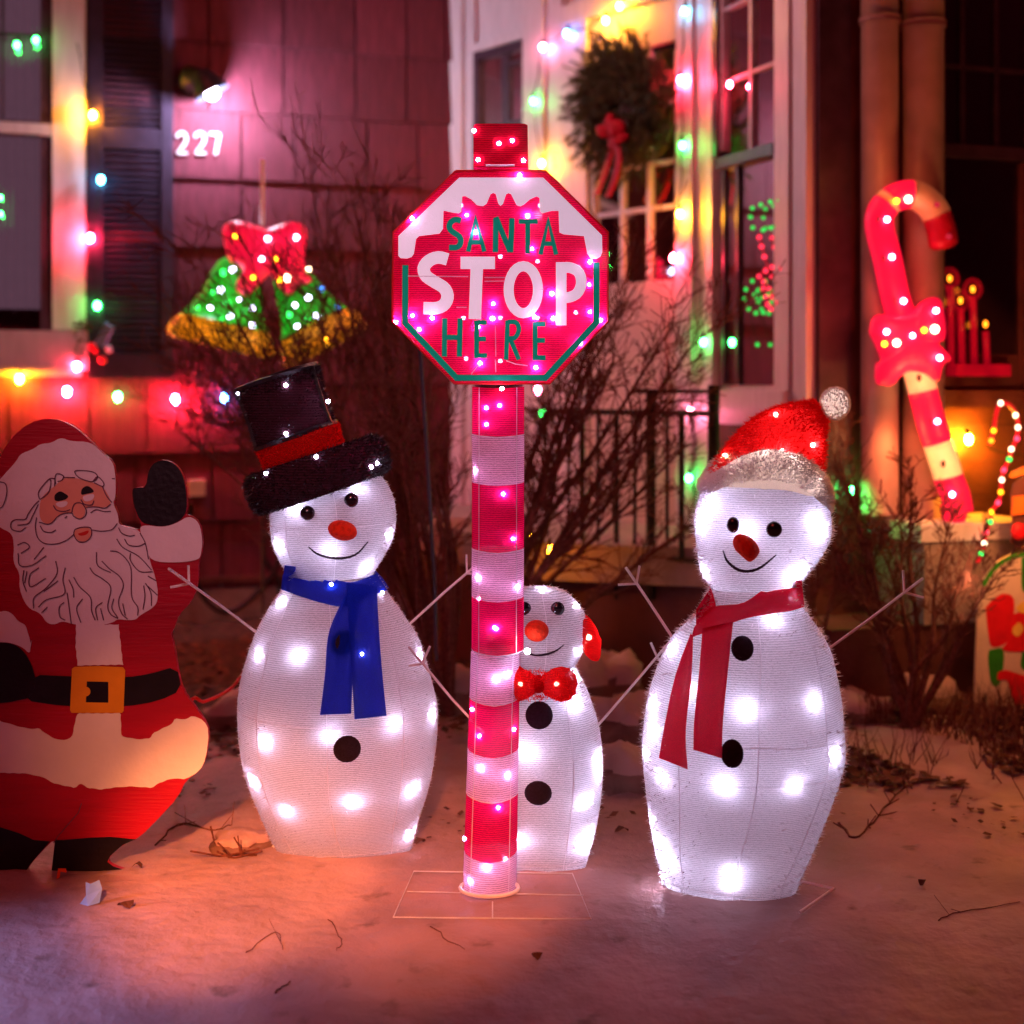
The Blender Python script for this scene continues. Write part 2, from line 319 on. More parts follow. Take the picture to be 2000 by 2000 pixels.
# ---------------------------------------------------------------- lofted figures
class Fig:
    """solid whose outline follows pixel arcs at distance Y; each arc is (points left..right, depth ratio)"""
    def __init__(s, arcs, Y, rings, cols=40, ratio=0.85, closed=(True, True)):
        ar = [a if isinstance(a[0][0], (tuple, list)) else (a, ratio) for a in arcs]
        m = 5; pts = [crom(a[0], m) if len(a[0]) > 2 else [Vector(a[0][0]).lerp(Vector(a[0][1]), i / (m - 1)) for i in range(m)] for a in ar]
        rat = [Vector((a[1], 0)) for a in ar]
        cols_s = [crom([p[i] for p in pts], rings) if len(pts) > 2 else [pts[0][i].lerp(pts[1][i], k / (rings - 1)) for k in range(rings)] for i in range(m)]
        rr = crom(rat, rings)
        s.grid = []; s.Y = Y; s.n = cols
        for k in range(rings):
            arc = [cols_s[i][k] for i in range(m)]; fine = crom(arc, 41)
            a = abs(fine[-1].x - fine[0].x) / 2 / F * Y; b = a * rr[k].x; ring = []
            for c in range(cols):
                th = 2 * math.pi * c / cols; t = (1 - math.cos(th)) / 2 * 40; i = min(int(t), 39); p = fine[i].lerp(fine[i + 1], t - i)
                q = W(p.x, p.y, Y); ring.append(Vector((q.x, Y - b * math.sin(th), q.z)))
            s.grid.append(ring)
        s.V = [v for r in s.grid for v in r]; n = cols
        s.F = [(k * n + c, (k + 1) * n + c, (k + 1) * n + (c + 1) % n, k * n + (c + 1) % n) for k in range(rings - 1) for c in range(n)]
        if closed[0]: s.F.append(tuple(range(n)))
        if closed[1]: s.F.append(tuple((rings - 1) * n + c for c in range(n))[::-1])
        s.bvh = BVHTree.FromPolygons([tuple(v) for v in s.V], s.F)
        s.last = Y
    def hit(s, px, py, off=0.0):
        d = ray(px, py).normalized(); h, nn, i, t = s.bvh.ray_cast(Vector((0, 0, H)), d)
        if h is None:
            p = W(px, py, s.last); return p - d * off
        s.last = min(h.y, s.Y); return h - d * off
    def obj(s, name, m, parent): return mk(name, s.V, s.F, m, parent, True)
    def rib(s, c, r, o=0.0002):
        ctr = [sum(g, Vector()) / len(g) for g in s.grid]
        return tube([g[c] + (g[c] - ctr[k]).normalized() * o for k, g in enumerate(s.grid)], r, 4)
    def hoop(s, k, r, o=0.0002):
        g = s.grid[k]; ctr = sum(g, Vector()) / len(g); P = [v + (v - ctr).normalized() * o for v in g]; return tube(P + [P[0]], r, 4, False)
    def fuzz(s, n, L, rnd, wd=0.0010, k0=0, k1=None, front=.2):
        g = G(); k1 = k1 or len(s.grid) - 1
        for _ in range(n):
            k = rnd.randrange(k0, k1); c = rnd.randrange(s.n); a, b, e = s.grid[k][c], s.grid[k][(c + 1) % s.n], s.grid[k + 1][c]
            p = a + (b - a) * rnd.random() + (e - a) * rnd.random(); ctr = sum(s.grid[k], Vector()) / s.n
            nn = (p - ctr).normalized()
            if abs(nn.y) > .5 and rnd.random() > front: continue
            d = (nn + Vector((rnd.gauss(0, .45), rnd.gauss(0, .45), rnd.gauss(0, .45)))).normalized() * L * rnd.uniform(.4, 1.2)
            q = d.cross(Vector((rnd.random(), rnd.random(), rnd.random()))).normalized() * wd
            g.add([p - q, p + q, p + d], [(0, 1, 2)])
        return g
def arcs(Lp, Rp): return [[l, r] for l, r in zip(Lp, Rp)]
def flat(Lp, Rp): return [([l, r], (.28, .42, .56, .70, .80)[i] if i < 5 else .82) for i, (l, r) in enumerate(zip(Lp, Rp))]
def patch(fig, A, B, off, n=12, m=6, th=0.0008):
    A = crom(A, n); B = crom(B, n); V = []
    for layer in (0, 1):
        for i in range(n):
            for j in range(m):
                p = A[i].lerp(B[i], j / (m - 1)); V.append(fig.hit(p.x, p.y, off + .0022 * math.sin(9 * j / (m - 1) + i * .35) - layer * th))
    N = n * m; Fc = []
    for i in range(n - 1):
        for j in range(m - 1):
            a = i * m + j; Fc.append((a, a + 1, a + m + 1, a + m)); Fc.append((N + a, N + a + m, N + a + m + 1, N + a + 1))
    for i in range(n - 1):
        for j in (0, m - 1): a = i * m + j; Fc.append((a, a + m, N + a + m, N + a))
    for j in range(m - 1):
        for i in (0, n - 1): a = i * m + j; Fc.append((a, a + 1, N + a + 1, N + a))
    return V, Fc
def disc(fig, px, py, rpx, mname, parent, name, thick=0.006, ry=None):
    c = fig.hit(px, py, 0.003); s = c.y / F
    V, Fc = ell((0, 0, 0), rpx * s, thick, (ry or rpx) * s, 24, 10)
    # lean the disc with the surface below it
    a = fig.hit(px, py - 8); b = fig.hit(px, py + 8); lean = math.atan2(b.y - a.y, (a.z - b.z) or 1)
    a2 = fig.hit(px - 8, py); b2 = fig.hit(px + 8, py); yaw = math.atan2(b2.y - a2.y, b2.x - a2.x)
    Mx = Matrix.Rotation(yaw, 3, 'Z') @ Matrix.Rotation(lean, 3, 'X')
    return mk(name, [Mx @ v + c for v in V], Fc, M[mname], parent, True)
def arm(P, forks, Y, parent, r=0.0028, Ye=None):
    # Ye: distance of the tip when the arm reaches towards the street
    Ye = Ye or Y; xa, xb = P[0][0], P[-1][0]; yy = lambda x: Y + (Ye - Y) * max(0, min(1, (x - xa) / (xb - xa)))
    g = G(); g.add(*tube([W(*p, yy(p[0])) for p in P], r, 6))
    for a, b in forks: g.add(*tube([W(*a, yy(a[0])), W(*b, yy(a[0]))], r * 0.9, 6))
    return g.obj('wire_arm', M['wire_white'], parent, True)
def smile(fig, P, parent, r=0.0024):
    Q = crom(P, 16); n = len(Q)
    V, Fc = tube([fig.hit(q.x, q.y, 0.003) for q in Q], [r * (0.45 + 0.75 * math.sin(math.pi * i / (n - 1))) for i in range(n)], 6)
    return mk('smile', V, Fc, M['black_felt'], parent, True)
LEDS = 270.0
def leds(fig, P, parent, depth=0.015, r=0.0042, c='white', s=None):
    for x, y in P:
        p = fig.hit(x, y, -depth); p.y += 0.003; bulb('led', p, r * R.uniform(0.85, 1.1), c, s or LEDS, parent)

# ---- snowman with the top hat
def snowman_tophat():
    b = gpt(677, 1674); Y = b.y + 0.036
    t = root('snowman_light', (b.x, Y, b.z), 'lit mesh snowman wearing a black top hat with red band and a blue scarf', 'snowman light', None)
    body = Fig(flat([(550, 1677), (530, 1640), (513, 1600), (485, 1530), (471, 1465), (466, 1388), (472, 1324), (498, 1240), (530, 1180), (553, 1148), (566, 1122)],
                    [(803, 1658), (812, 1626), (818, 1600), (838, 1535), (850, 1465), (855, 1395), (848, 1350), (822, 1258), (790, 1205), (752, 1151), (735, 1125)]), Y, 34, 40, 0.82)
    head = Fig([(a_, (.85, .85, .85, .85, .84, .72, .4)[i_]) for i_, a_ in enumerate(arcs([(566, 1128), (545, 1092), (532, 1060), (528, 1020), (527, 990), (533, 962), (570, 945)],
                    [(728, 1122), (752, 1084), (768, 1050), (774, 1012), (768, 970), (748, 934), (715, 905)]))], Y, 24, 36, 0.85)
    body.obj('body', M['white_fab'], t); head.obj('head', M['white_fab'], t)
    for c in (0, 5, 10, 15, 20, 25, 30, 35): mk('frame_rib', *body.rib(c, 0.0007), M['fuzz'], t)
    for k in (1, 17): mk('frame_ring', *body.hoop(k, 0.0006), M['fuzz'], t)
    for c in (5, 10, 15): mk('frame_rib', *head.rib(c, 0.0006), M['fuzz'], t)
    mk('frame_ring', *head.hoop(11, 0.0005), M['fuzz'], t)
    g = body.fuzz(5000, 0.008, R); g2 = head.fuzz(1800, 0.007, R); g.add(g2.v, g2.f)
    tag(g.obj('tinsel_fuzz', M['fuzz'], t), kind='stuff')
    # hat, turned with the head
    def hp(u, v): a = math.radians(18.6); return (621 + u * math.cos(a) - v * math.sin(a), 925 - u * math.sin(a) - v * math.cos(a))
    brim = Fig([[hp(-w_, v), hp(w_, v)] for v, w_ in ((-40, 118), (-37, 130), (-18, 139), (0, 141), (18, 139), (34, 130), (40, 112))], Y, 16, 36, 1.05)
    brim.obj('hat_brim', M['hat_black'], t)
    crown = Fig([[hp(-17 - w_, v), hp(-17 + w_, v)] for v, w_ in ((84, 82), (120, 80), (165, 81), (203, 83))], Y, 10, 32, 0.9); crown.obj('hat_crown', M['hat_black'], t)
    band = Fig([[hp(-15 - w_, v), hp(-15 + w_, v)] for v, w_ in ((39, 80), (60, 81), (84, 84))], Y, 6, 32, 0.9); band.obj('hat_band', M['band_red'], t)
    g = brim.fuzz(6000, 0.013, R, 0.0011, front=.7)
    for f, k0 in ((crown, 0), (crown, 7)): g2 = f.fuzz(1800, 0.011, R, 0.0010, k0, front=.5); g.add(g2.v, g2.f)
    for k in (0, 9): g.add(*crown.hoop(k, 0.0065))
    for c in (2, 14): g.add(*crown.rib(c, 0.0055))
    tag(g.obj('hat_tinsel', M['blackfuzz'], t), kind='stuff')
    g = band.fuzz(3000, 0.007, R, 0.0012, front=1); tag(g.obj('band_tinsel', M['redfuzz'], t), kind='stuff')
    for x, y in mp([(65, 290), (465, 225), (820, 360), (465, 630)], .2329, 450, 700): bulb('led', crown.hit(x, y, 0.002), 0.0042, 'white', 70, t)
    for x, y in mp([(720, 825), (300, 965), (1230, 880), (1180, 910)], .2329, 450, 700): bulb('led', brim.hit(x, y, 0.003), 0.0042, 'white', 70, t)
    leds(body, mp([(325, 310), (190, 625), (430, 630), (1140, 625), (1215, 985), (975, 1035), (610, 1095), (235, 1140), (150, 1380), (1085, 1430), (740, 1490), (355, 1555), (1080, 1700)], .321, 450, 1080), t)
    leds(head, mp([(575, 1245), (1055, 1125), (1310, 1480), (840, 1590), (430, 1560), (1120, 1730)], .2329, 450, 700), t)
    for x, y in ((601, 1002), (686, 977)): p = head.hit(x, y, 0.002); mk('eye', *ell(p, .0155, .010, .0155, 16, 10), M['eye'], t, True)
    p = head.hit(669, 1036, 0.006); mk('nose', *ell(p, .031, .030, .0205, 18, 12, math.radians(14)), M['nose'], t, True)
    smile(head, [(602, 1068), (622, 1083), (660, 1091), (695, 1083), (719, 1058)], t)
    disc(body, 671, 1258, 26, 'black_felt', t, 'button'); disc(body, 678, 1463, 27, 'black_felt', t, 'button')
    # scarf: collar round the neck, then two tails
    P = lambda l: mp(l, .321, 450, 1080)
    g = G(); S = M['blue_fab']
    collar = Fig([[(549, 1150), (760, 1152)], [(552, 1125), (750, 1135)], [(560, 1106), (735, 1118)]], Y, 8, 32, 0.86, (False, False))
    # only the rear half of the collar as a band, the front is draped below
    n = collar.n; fb = [f for f in collar.F if all((i % n) > n // 2 or (i % n) == 0 for i in f)]
    g.add(collar.V, fb)
    g.add(*patch(body, P([(330, 75), (470, 95), (600, 150), (720, 178), (800, 160), (890, 125)]), P([(310, 222), (420, 262), (560, 305), (700, 325), (850, 265), (955, 225)]), 0.010, 20, 8))
    sc_ = g.obj('scarf', S, t, True)
    mk('scarf_tail', *patch(body, P([(700, 250), (600, 480), (575, 740), (545, 985)]), P([(790, 250), (760, 480), (745, 740), (735, 978)]), 0.010, 14, 6), S, sc_, True)
    mk('scarf_tail', *patch(body, P([(705, 180), (722, 480), (740, 760), (755, 1012)]), P([(890, 200), (905, 480), (925, 740), (950, 990)]), 0.016, 14, 6), S, sc_, True)
    for x, y in P([(615, 190), (800, 615), (925, 240)]): bulb('led', body.hit(x, y, 0.014), 0.0035, 'white', 60, t)
    arm([(503, 1237), (430, 1182), (330, 1111)], [((369, 1140), (368, 1104)), ((369, 1140), (333, 1147))], Y, t, Ye=2.52)
    arm([(800, 1219), (870, 1155), (925, 1108)], [((912, 1120), (911, 1083)), ((912, 1120), (950, 1122))], Y, t)
    a = gpt(517, 1647); st = G(); q = Vector((b.x - .11, Y, b.z + .02))
    st.add(*tube([q, a + Vector((-.01, .02, .006)), a + Vector((.02, -.03, .004)), q + Vector((0, -.03, -.01))], .0032, 5)); st.obj('ground_stake', M['wire_white'], t)
snowman_tophat()
# ---- snowman with the santa hat
def snowman_santahat():
    b = gpt(1425, 1760); Y = b.y + 0.036
    t = root('snowman_light', (b.x, Y, b.z), 'brightly lit mesh snowman in a red santa hat with a red scarf', 'snowman light')
    body = Fig(flat([(1301, 1732), (1286, 1690), (1272, 1625), (1262, 1545), (1254, 1462), (1260, 1400), (1270, 1345), (1307, 1254), (1352, 1210), (1375, 1180), (1385, 1150)],
                    [(1548, 1765), (1565, 1712), (1596, 1640), (1632, 1540), (1648, 1475), (1645, 1420), (1640, 1360), (1618, 1262), (1577, 1198), (1564, 1165), (1558, 1140)]), Y, 34, 40, 0.82)
    head = Fig(arcs([(1392, 1150), (1370, 1122), (1362, 1076), (1356, 1019), (1366, 973), (1378, 935), (1420, 885)],
                    [(1560, 1142), (1590, 1102), (1613, 1068), (1623, 1030), (1614, 973), (1600, 935), (1560, 885)]), Y, 24, 36, 0.85)
    body.obj('body', M['white_fab'], t); head.obj('head', M['white_fab'], t)
    for c in (0, 5, 10, 15, 20, 25, 30, 35): mk('frame_rib', *body.rib(c, 0.0007), M['fuzz'], t)
    for k in (1, 12, 16): mk('frame_ring', *body.hoop(k, 0.0006), M['fuzz'], t)
    g = body.fuzz(7500, 0.012, R); g2 = head.fuzz(3200, 0.012, R); g.add(g2.v, g2.f); tag(g.obj('tinsel_fuzz', M['fuzz'], t), kind='stuff')
    cuff = Fig([([(1376, 962), (1408, 940), (1462, 930), (1535, 942), (1618, 998)], 1.0), ([(1370, 945), (1420, 912), (1482, 900), (1552, 912), (1619, 965)], 1.12),
                ([(1386, 925), (1425, 890), (1482, 872), (1548, 886), (1606, 930)], 0.95)], Y, 10, 40)
    cuff.obj('hat_cuff', M['plush'], t); tag(cuff.fuzz(9000, .012, R, .0011, front=.9).obj('cuff_fuzz', M['fuzz'], t), kind='stuff')
    hat = Fig([([(1388, 928), (1425, 893), (1482, 876), (1548, 890), (1604, 932)], 0.85), ([(1412, 888), (1450, 860), (1500, 850), (1560, 862), (1609, 888)], 0.8),
               ([(1440, 848), (1480, 832), (1525, 826), (1570, 832), (1611, 848)], 0.72), ([(1478, 815), (1510, 808), (1548, 806), (1580, 810), (1612, 822)], 0.65),
               ([(1530, 791), (1550, 792), (1570, 794), (1592, 797), (1612, 805)], 0.6), ([(1592, 783), (1598, 786), (1604, 790), (1610, 794), (1616, 799)], 0.8)], Y, 22, 36)
    hat.obj('santa_hat', M['hat_red'], t)
    tag(hat.fuzz(6500, 0.012, R, 0.0010, front=.7).obj('hat_fuzz', M['redfuzz'], t), kind='stuff')
    pm = W(1631, 788, Y - .02); pv, pf = ell(pm, .0265, .027, .030, 18, 14)
    pv = [v + (v - pm).normalized() * .0015 * noise.noise(v * 120) for v in pv]; mk('pompom', pv, pf, M['plush'], t, True)
    bulb('led', pm + Vector((0, .004, 0)), .006, 'pale', 60, t)  # unseen bulb added inside to brighten the pompom
    g = G()
    for _ in range(2200):
        d = Vector((R.gauss(0, 1), R.gauss(0, 1), R.gauss(0, 1))).normalized(); p = pm + Vector((d.x * .0265, d.y * .027, d.z * .030)); e = (d + Vector((R.gauss(0, .6), R.gauss(0, .6), R.gauss(0, .6)))).normalized() * .006; q = e.cross(Vector((R.random(), R.random(), R.random()))).normalized() * .0009; g.add([p - q, p + q, p + e], [(0, 1, 2)])
    tag(g.obj('pompom_fuzz', M['fuzz'], t), kind='stuff')
    leds(cuff, [(1400, 925), (1440, 905), (1490, 897), (1540, 905), (1590, 935)], t, .030, .0045, 'pale', 120)  # bulbs added behind the cuff to brighten its plush
    leds(hat, mp([(1220, 270), (840, 580), (1270, 545), (1500, 500)], .2588, 1200, 740), t, 0.009, 0.0045, 'warm', 420)
    leds(body, mp([(1050, 750), (705, 785), (1170, 1030), (955, 1180), (600, 1180), (280, 1150), (630, 1640), (625, 1710), (430, 690), (230, 760), (180, 1030), (265, 1690), (840, 320), (950, 190), (210, 1380), (300, 1600), (330, 470), (230, 900), (260, 1500)], .3623, 1200, 1100), t, s=310)
    leds(head, mp([(700, 1010), (680, 1100), (1480, 1080), (1530, 1150), (700, 1450), (1380, 1450), (1000, 1140), (760, 940), (1330, 1470)], .2588, 1200, 740), t, s=310)
    for (x, y), rx in (((1432, 1025), .0125), ((1512, 1034), .0155)): mk('eye', *ell(head.hit(x, y, 0.002), rx, .009, .0155, 16, 10), M['eye'], t, True)
    p = head.hit(1458, 1070, 0.006); V, Fc = ell((0, 0, 0), .0235, .03, .026, 20, 14)
    V = [Vector((v.x + .010 * (-(v.z) / .026), v.y, v.z)) * (1.0 if v.z > 0 else 1) for v in V]
    V = [Vector((v.x * (1.0 if v.z > -.005 else 1 - .45 * (-(v.z + .005)) / .021) + 0, v.y, v.z)) for v in V]
    mk('nose', [v + p for v in V], Fc, M['nose'], t, True)
    smile(head, [(1412, 1075), (1422, 1098), (1448, 1115), (1481, 1111), (1516, 1084)], t, .0026)
    disc(body, 1450, 1266, 22, 'black_felt', t, 'button', ry=26); disc(body, 1430, 1472, 22, 'black_felt', t, 'button', ry=28)
    P = lambda l: mp(l, .3623, 1200, 1100)
    collar = Fig([[(1352, 1212), (1573, 1192)], [(1375, 1175), (1568, 1160)], [(1388, 1142), (1562, 1132)]], Y, 8, 32, 0.86, (False, False))
    n = collar.n; fb = [f for f in collar.F if all((i % n) > n // 2 or (i % n) == 0 for i in f)]
    g = G(); g.add(collar.V, fb)
    g.add(*patch(body, P([(520, 130), (480, 190), (440, 250)]), P([(545, 215), (540, 260), (440, 335)]), 0.008, 10, 5))
    g.add(*patch(body, P([(430, 345), (520, 240), (690, 215), (800, 145), (890, 112), (1010, 90)]), P([(415, 400), (560, 350), (700, 300), (850, 272), (950, 258), (1025, 235)]), 0.012, 20, 6))
    s_ = g.obj('scarf', M['red_scarf'], t, True)
    mk('scarf_tail', *patch(body, P([(410, 380), (330, 600), (275, 850), (240, 1050)]), P([(425, 390), (415, 620), (385, 900), (395, 1112)]), 0.010, 16, 6), M['red_scarf'], s_, True)
    mk('scarf_tail', *patch(body, P([(475, 350), (455, 600), (430, 850), (425, 1005)]), P([(640, 315), (610, 600), (585, 850), (580, 1052)]), 0.014, 16, 6), M['red_scarf'], s_, True)
    arm([(1312, 1243), (1262, 1167), (1222, 1108)], [((1243, 1140), (1249, 1105)), ((1243, 1140), (1207, 1142))], Y, t)
    arm([(1620, 1266), (1700, 1208), (1803, 1129)], [((1766, 1157), (1764, 1114)), ((1766, 1157), (1804, 1167))], Y, t)
    a = gpt(1628, 1742); q = Vector((b.x + .12, Y, b.z + .03)); g = G(); g.add(*tube([q, a + Vector((0, 0, .006)), q + Vector((0, -.12, -.02))], .0032, 5)); g.obj('ground_stake', M['wire_white'], t)
snowman_santahat()
# ---- small snowman with earmuffs
def snowman_small():
    b = gpt(1055, 1704); Y = b.y + 0.030
    t = root('snowman_light', (b.x, Y, b.z), 'smaller lit mesh snowman with red earmuffs and bow tie half hidden behind the striped post', 'snowman light')
    body = Fig(flat([(965, 1700), (948, 1640), (938, 1585), (934, 1529), (935, 1473), (942, 1409), (958, 1353), (980, 1309), (984, 1285)],
                    [(1141, 1700), (1159, 1640), (1170, 1585), (1176, 1529), (1177, 1473), (1167, 1409), (1149, 1353), (1128, 1309), (1120, 1285)]), Y, 28, 36, 0.82)
    head = Fig(arcs([(990, 1305), (974, 1270), (968, 1232), (972, 1197), (990, 1166), (1014, 1150), (1040, 1145)],
                    [(1120, 1305), (1140, 1270), (1148, 1232), (1142, 1197), (1118, 1166), (1092, 1150), (1066, 1145)]), Y, 20, 34, 0.85)
    body.obj('body', M['white_fab'], t); head.obj('head', M['white_fab'], t)
    for c in (0, 6, 12, 18, 24, 30): mk('frame_rib', *body.rib(c, 0.0007), M['fuzz'], t)
    for k in (1, 14): mk('frame_ring', *body.hoop(k, 0.0006), M['fuzz'], t)
    mk('frame_rib', *head.rib(9, 0.0006), M['fuzz'], t)
    g = body.fuzz(3600, 0.009, R); g2 = head.fuzz(1400, 0.008, R); g.add(g2.v, g2.f); tag(g.obj('tinsel_fuzz', M['fuzz'], t), kind='stuff')
    P = lambda l: mp(l, .3728, 850, 1100)
    leds(body, P([(490, 985), (835, 1020), (770, 1235), (780, 1420), (445, 1430), (710, 590), (705, 735), (770, 1470), (850, 1100)]), t, s=290)
    leds(head, P([(735, 455), (560, 150), (730, 230)]), t, s=120)
    bulb('led', W(1030, 1272, Y - .16), 0.006, 'white', 160, t)
    for x, y, rx in ((1089, 1189, .0145), (1024, 1189, .0145)): mk('eye', *ell(head.hit(x, y, 0.002), rx, .009, .0145, 16, 10), M['eye'], t, True)
    p = head.hit(1048, 1232, 0.006); mk('nose', *ell(p, .0245, .028, .0215, 18, 12), M['nose'], t, True)
    smile(head, [(1020, 1268), (1040, 1279), (1062, 1279), (1084, 1272), (1102, 1259)], t, .002)
    disc(body, 1053, 1397, 27, 'black_felt', t, 'button'); disc(body, 1051, 1549, 27, 'black_felt', t, 'button')
    for cx_, sg, rot in ((1150, 1, -18), (958, -1, 18)):
        c = W(cx_, 1245, Y - .01); V, Fc = ell(c, .022, .038, .050, 18, 14, math.radians(rot)); V = [v + (v - c).normalized() * .004 * noise.noise(v * 90) for v in V]
        e = mk('earmuff', V, Fc, M['hat_red'], t, True); bulb('led', c, .006, 'warm', 60, t)  # bulb added inside each earmuff to brighten the fabric
    g = G(); bc = W(1052, 1336, Y - .115)
    for sg in (-1, 1):
        c = bc + Vector((sg * .036, 0, 0)); V, Fc = ell((0, 0, 0), .040, .022, .040, 18, 14)
        V = [Vector((v.x, v.y, v.z * (0.55 + 0.55 * (sg * v.x + .04) / .08))) for v in V]; V = [v + c + v.normalized() * .004 * noise.noise((v + c) * 90) if v.length else v + c for v in V]; g.add(V, Fc)
    g.add(*ell(bc, .014, .026, .018, 12, 8)); g.obj('bow_tie', M['hat_red'], t, True)
    for sg in (-1, 1): bulb('led', bc + Vector((sg * .036, 0, 0)), .005, 'warm', 45, t)  # bulbs added inside the bow tie to brighten it
    g = G()
    for _ in range(1400):
        sg = R.choice((-1, 1)); q = bc + Vector((sg * R.uniform(0, .07), -.02 * R.random(), R.uniform(-.03, .03) * 1)); d = Vector((R.gauss(0, 1), -abs(R.gauss(0, 1)), R.gauss(0, 1))).normalized() * .009; s = d.cross(Vector((0, 1, .3))).normalized() * .0008
        g.add([q - s, q + s, q + d], [(0, 1, 2)])
    tag(g.obj('bow_fuzz', M['redfuzz'], t), kind='stuff')
    arm([(1165, 1420), (1230, 1345), (1312, 1249)], [((1285, 1287), (1271, 1255)), ((1285, 1287), (1312, 1287))], Y, t)
    arm([(945, 1432), (880, 1362), (798, 1263)], [((824, 1297), (840, 1262)), ((824, 1297), (798, 1300))], Y - .09, t)
    a = gpt(1160, 1668); q = Vector((b.x + .08, Y, b.z + .02)); g = G(); g.add(*tube([q, a, q + Vector((0, .04, .02))], .002, 5)); g.obj('ground_stake', M['wire_white'], t)
snowman_small()

# ---------------------------------------------------------------- striped sign
def sign():
    b = gpt(955, 1755); Y = b.y + 0.05; Ys = Y - 0.02
    t = root('stop_sign_light', (b.x, Y, b.z), 'lit octagonal red sign reading SANTA STOP HERE on a red and white striped post', 'sign')
    # post bands: (y, left, right)
    def edge(y):
        k = (y - 755) / 1005
        l, r = 922 - 2 * k, 1024 - 2 * k
        if y >= 1270: k = (y - 1270) / 490; l, r = 920 - 17 * k, 1016 - 8 * k
        return l, r
    ys_ = [755, 849, 942, 1071, 1165, 1268]; yl = [1272, 1361, 1461, 1547, 1661, 1741, 1766]
    cols = ['red_fab', 'white_post', 'red_fab', 'white_post', 'red_fab']; col2 = ['white_post', 'red_fab', 'white_post', 'red_fab', 'white_post', 'red_fab']
    L_ = mp([(230, 75), (430, 125), (225, 185), (320, 343), (375, 580), (320, 605), (195, 765), (410, 870), (232, 905), (243, 1072), (378, 1110), (330, 1280), (155, 1443), (370, 1548), (272, 1590), (185, 1665)], .3728, 850, 1100)
    L_ += [(950, 797), (976, 792), (950, 829), (929, 919), (983, 965), (1002, 1052), (934, 1128), (1010, 1146), (966, 1226)]
    for yy, cc in ((ys_, cols), (yl, col2)):
        for i, c in enumerate(cc):
            y0, y1 = yy[i], yy[i + 1] - 0.6; (l0, r0), (l1, r1) = edge(y0), edge(min(y1, 1760)); bow = 7 if y0 > 1265 else 4
            f = Fig([([(l1, y1 + 0), ((l1 + r1) / 2, y1 + bow), (r1, y1)], 1.0), ([(l0, y0), ((l0 + r0) / 2, y0 + bow), (r0, y0)], 1.0)], Y, 5, 16, closed=(y1 > 1740, False))
            f.obj('fabric_band', M[c], t)
            for k in (2, 6): mk('post_wire', *f.rib(k, 0.0008), M['wire_grey'], t)
            if i % 2 == 0: mk('post_ring', *f.hoop(0, 0.0009), M['wire_grey'], t)
            for x, y in L_:
                if y0 <= y < y1: bulb('led', f.hit(x, y, -0.004), 0.0042, 'sign', 110, t)
    P = lambda l: mp(l, .2847, 750, 230)
    oct_ = [(891, 337), (1065, 337), (1186, 456), (1186, 629), (1073, 749), (888, 749), (768, 629), (770, 456)]
    mk('sign_panel', *plate(oct_, Ys, 0.040, 0.02), M['red_fab'], t)
    g = G(); pts = [W(x, y, Ys) for x, y in oct_]
    for dy in (-.021, .021): g.add(*tube([p + Vector((0, dy, 0)) for p in pts + [pts[0]]], .0022, 5))
    g.obj('panel_wire', M['cred'], t)
    cap = [(926, 253), (932, 250), (1024, 250), (1030, 253), (1031, 335), (926, 335)]
    mk('top_cap', *plate(cap, Ys, 0.09, 0.045), M['red_fab'], t)
    g = G(); g.add(*tube([W(950, 331, Ys) + Vector((0, -.048, 0)), W(1005, 331, Ys) + Vector((0, -.048, 0))], .002, 5)); g.obj('cap_wire', M['wire_white'], t)
    snow = P([(520, 422), (1090, 422), (1490, 815), (1492, 930), (1480, 960), (1455, 975), (1415, 972), (1390, 940), (1368, 820), (1230, 808), (1200, 795), (1195, 648), (1150, 648), (1085, 665), (1068, 655), (1065, 560), (1045, 550), (1000, 570), (960, 605), (935, 618), (910, 610), (892, 575), (872, 535), (855, 528), (838, 535), (817, 600), (800, 615), (785, 600), (768, 535), (750, 526), (732, 535), (705, 600), (680, 616), (640, 610), (600, 570), (560, 548), (540, 550), (532, 655), (515, 665), (470, 660), (412, 646), (408, 770), (385, 803), (245, 820), (225, 840), (210, 940), (195, 962), (165, 973), (120, 970), (105, 955), (105, 820)])
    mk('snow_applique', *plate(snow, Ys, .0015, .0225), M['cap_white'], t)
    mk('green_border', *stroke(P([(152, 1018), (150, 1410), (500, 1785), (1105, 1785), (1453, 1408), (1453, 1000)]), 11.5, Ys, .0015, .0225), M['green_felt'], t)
    def letter(paths, wd, m, hy=None):
        g = G()
        for i, p in enumerate(paths): g.add(*stroke(P(p), wd * .2847, Ys, .0014 + .0002 * i, .0226 + .0006 * i))
        g.obj('letter', M[m], t)
    def S(x0, x1, y0, y1, k=1):
        w_, h = x1 - x0, y1 - y0
        q = [(1.0, .0 + .04), (.62, .0), (.25, .06), (.02, .20), (.10, .36), (.45, .48), (.85, .60), (1.0, .76), (.88, .92), (.55, 1.0), (.0, 1.0)]
        c = crom([(x0 + a * w_, y0 + b_ * h) for a, b_ in q], 30); return [(v.x, v.y) for v in c]
    gf = 'green_felt'
    letter([S(450, 530, 708, 898)], 38, gf)
    letter([[(580, 925), (630, 705), (690, 925)], [(598, 862), (675, 862)]], 30, gf)
    letter([[(765, 930), (768, 700)], [(768, 692), (865, 925)], [(868, 930), (878, 700)]], 36, gf)
    letter([[(925, 720), (1052, 720)], [(985, 722), (985, 940)]], 32, gf)
    letter([[(1072, 945), (1125, 715), (1178, 945)], [(1090, 872), (1165, 872)]], 30, gf)
    wf = 'cap_white'
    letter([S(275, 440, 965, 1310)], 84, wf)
    letter([[(528, 1002), (762, 1002)], [(640, 1003), (625, 1385)]], 84, wf)
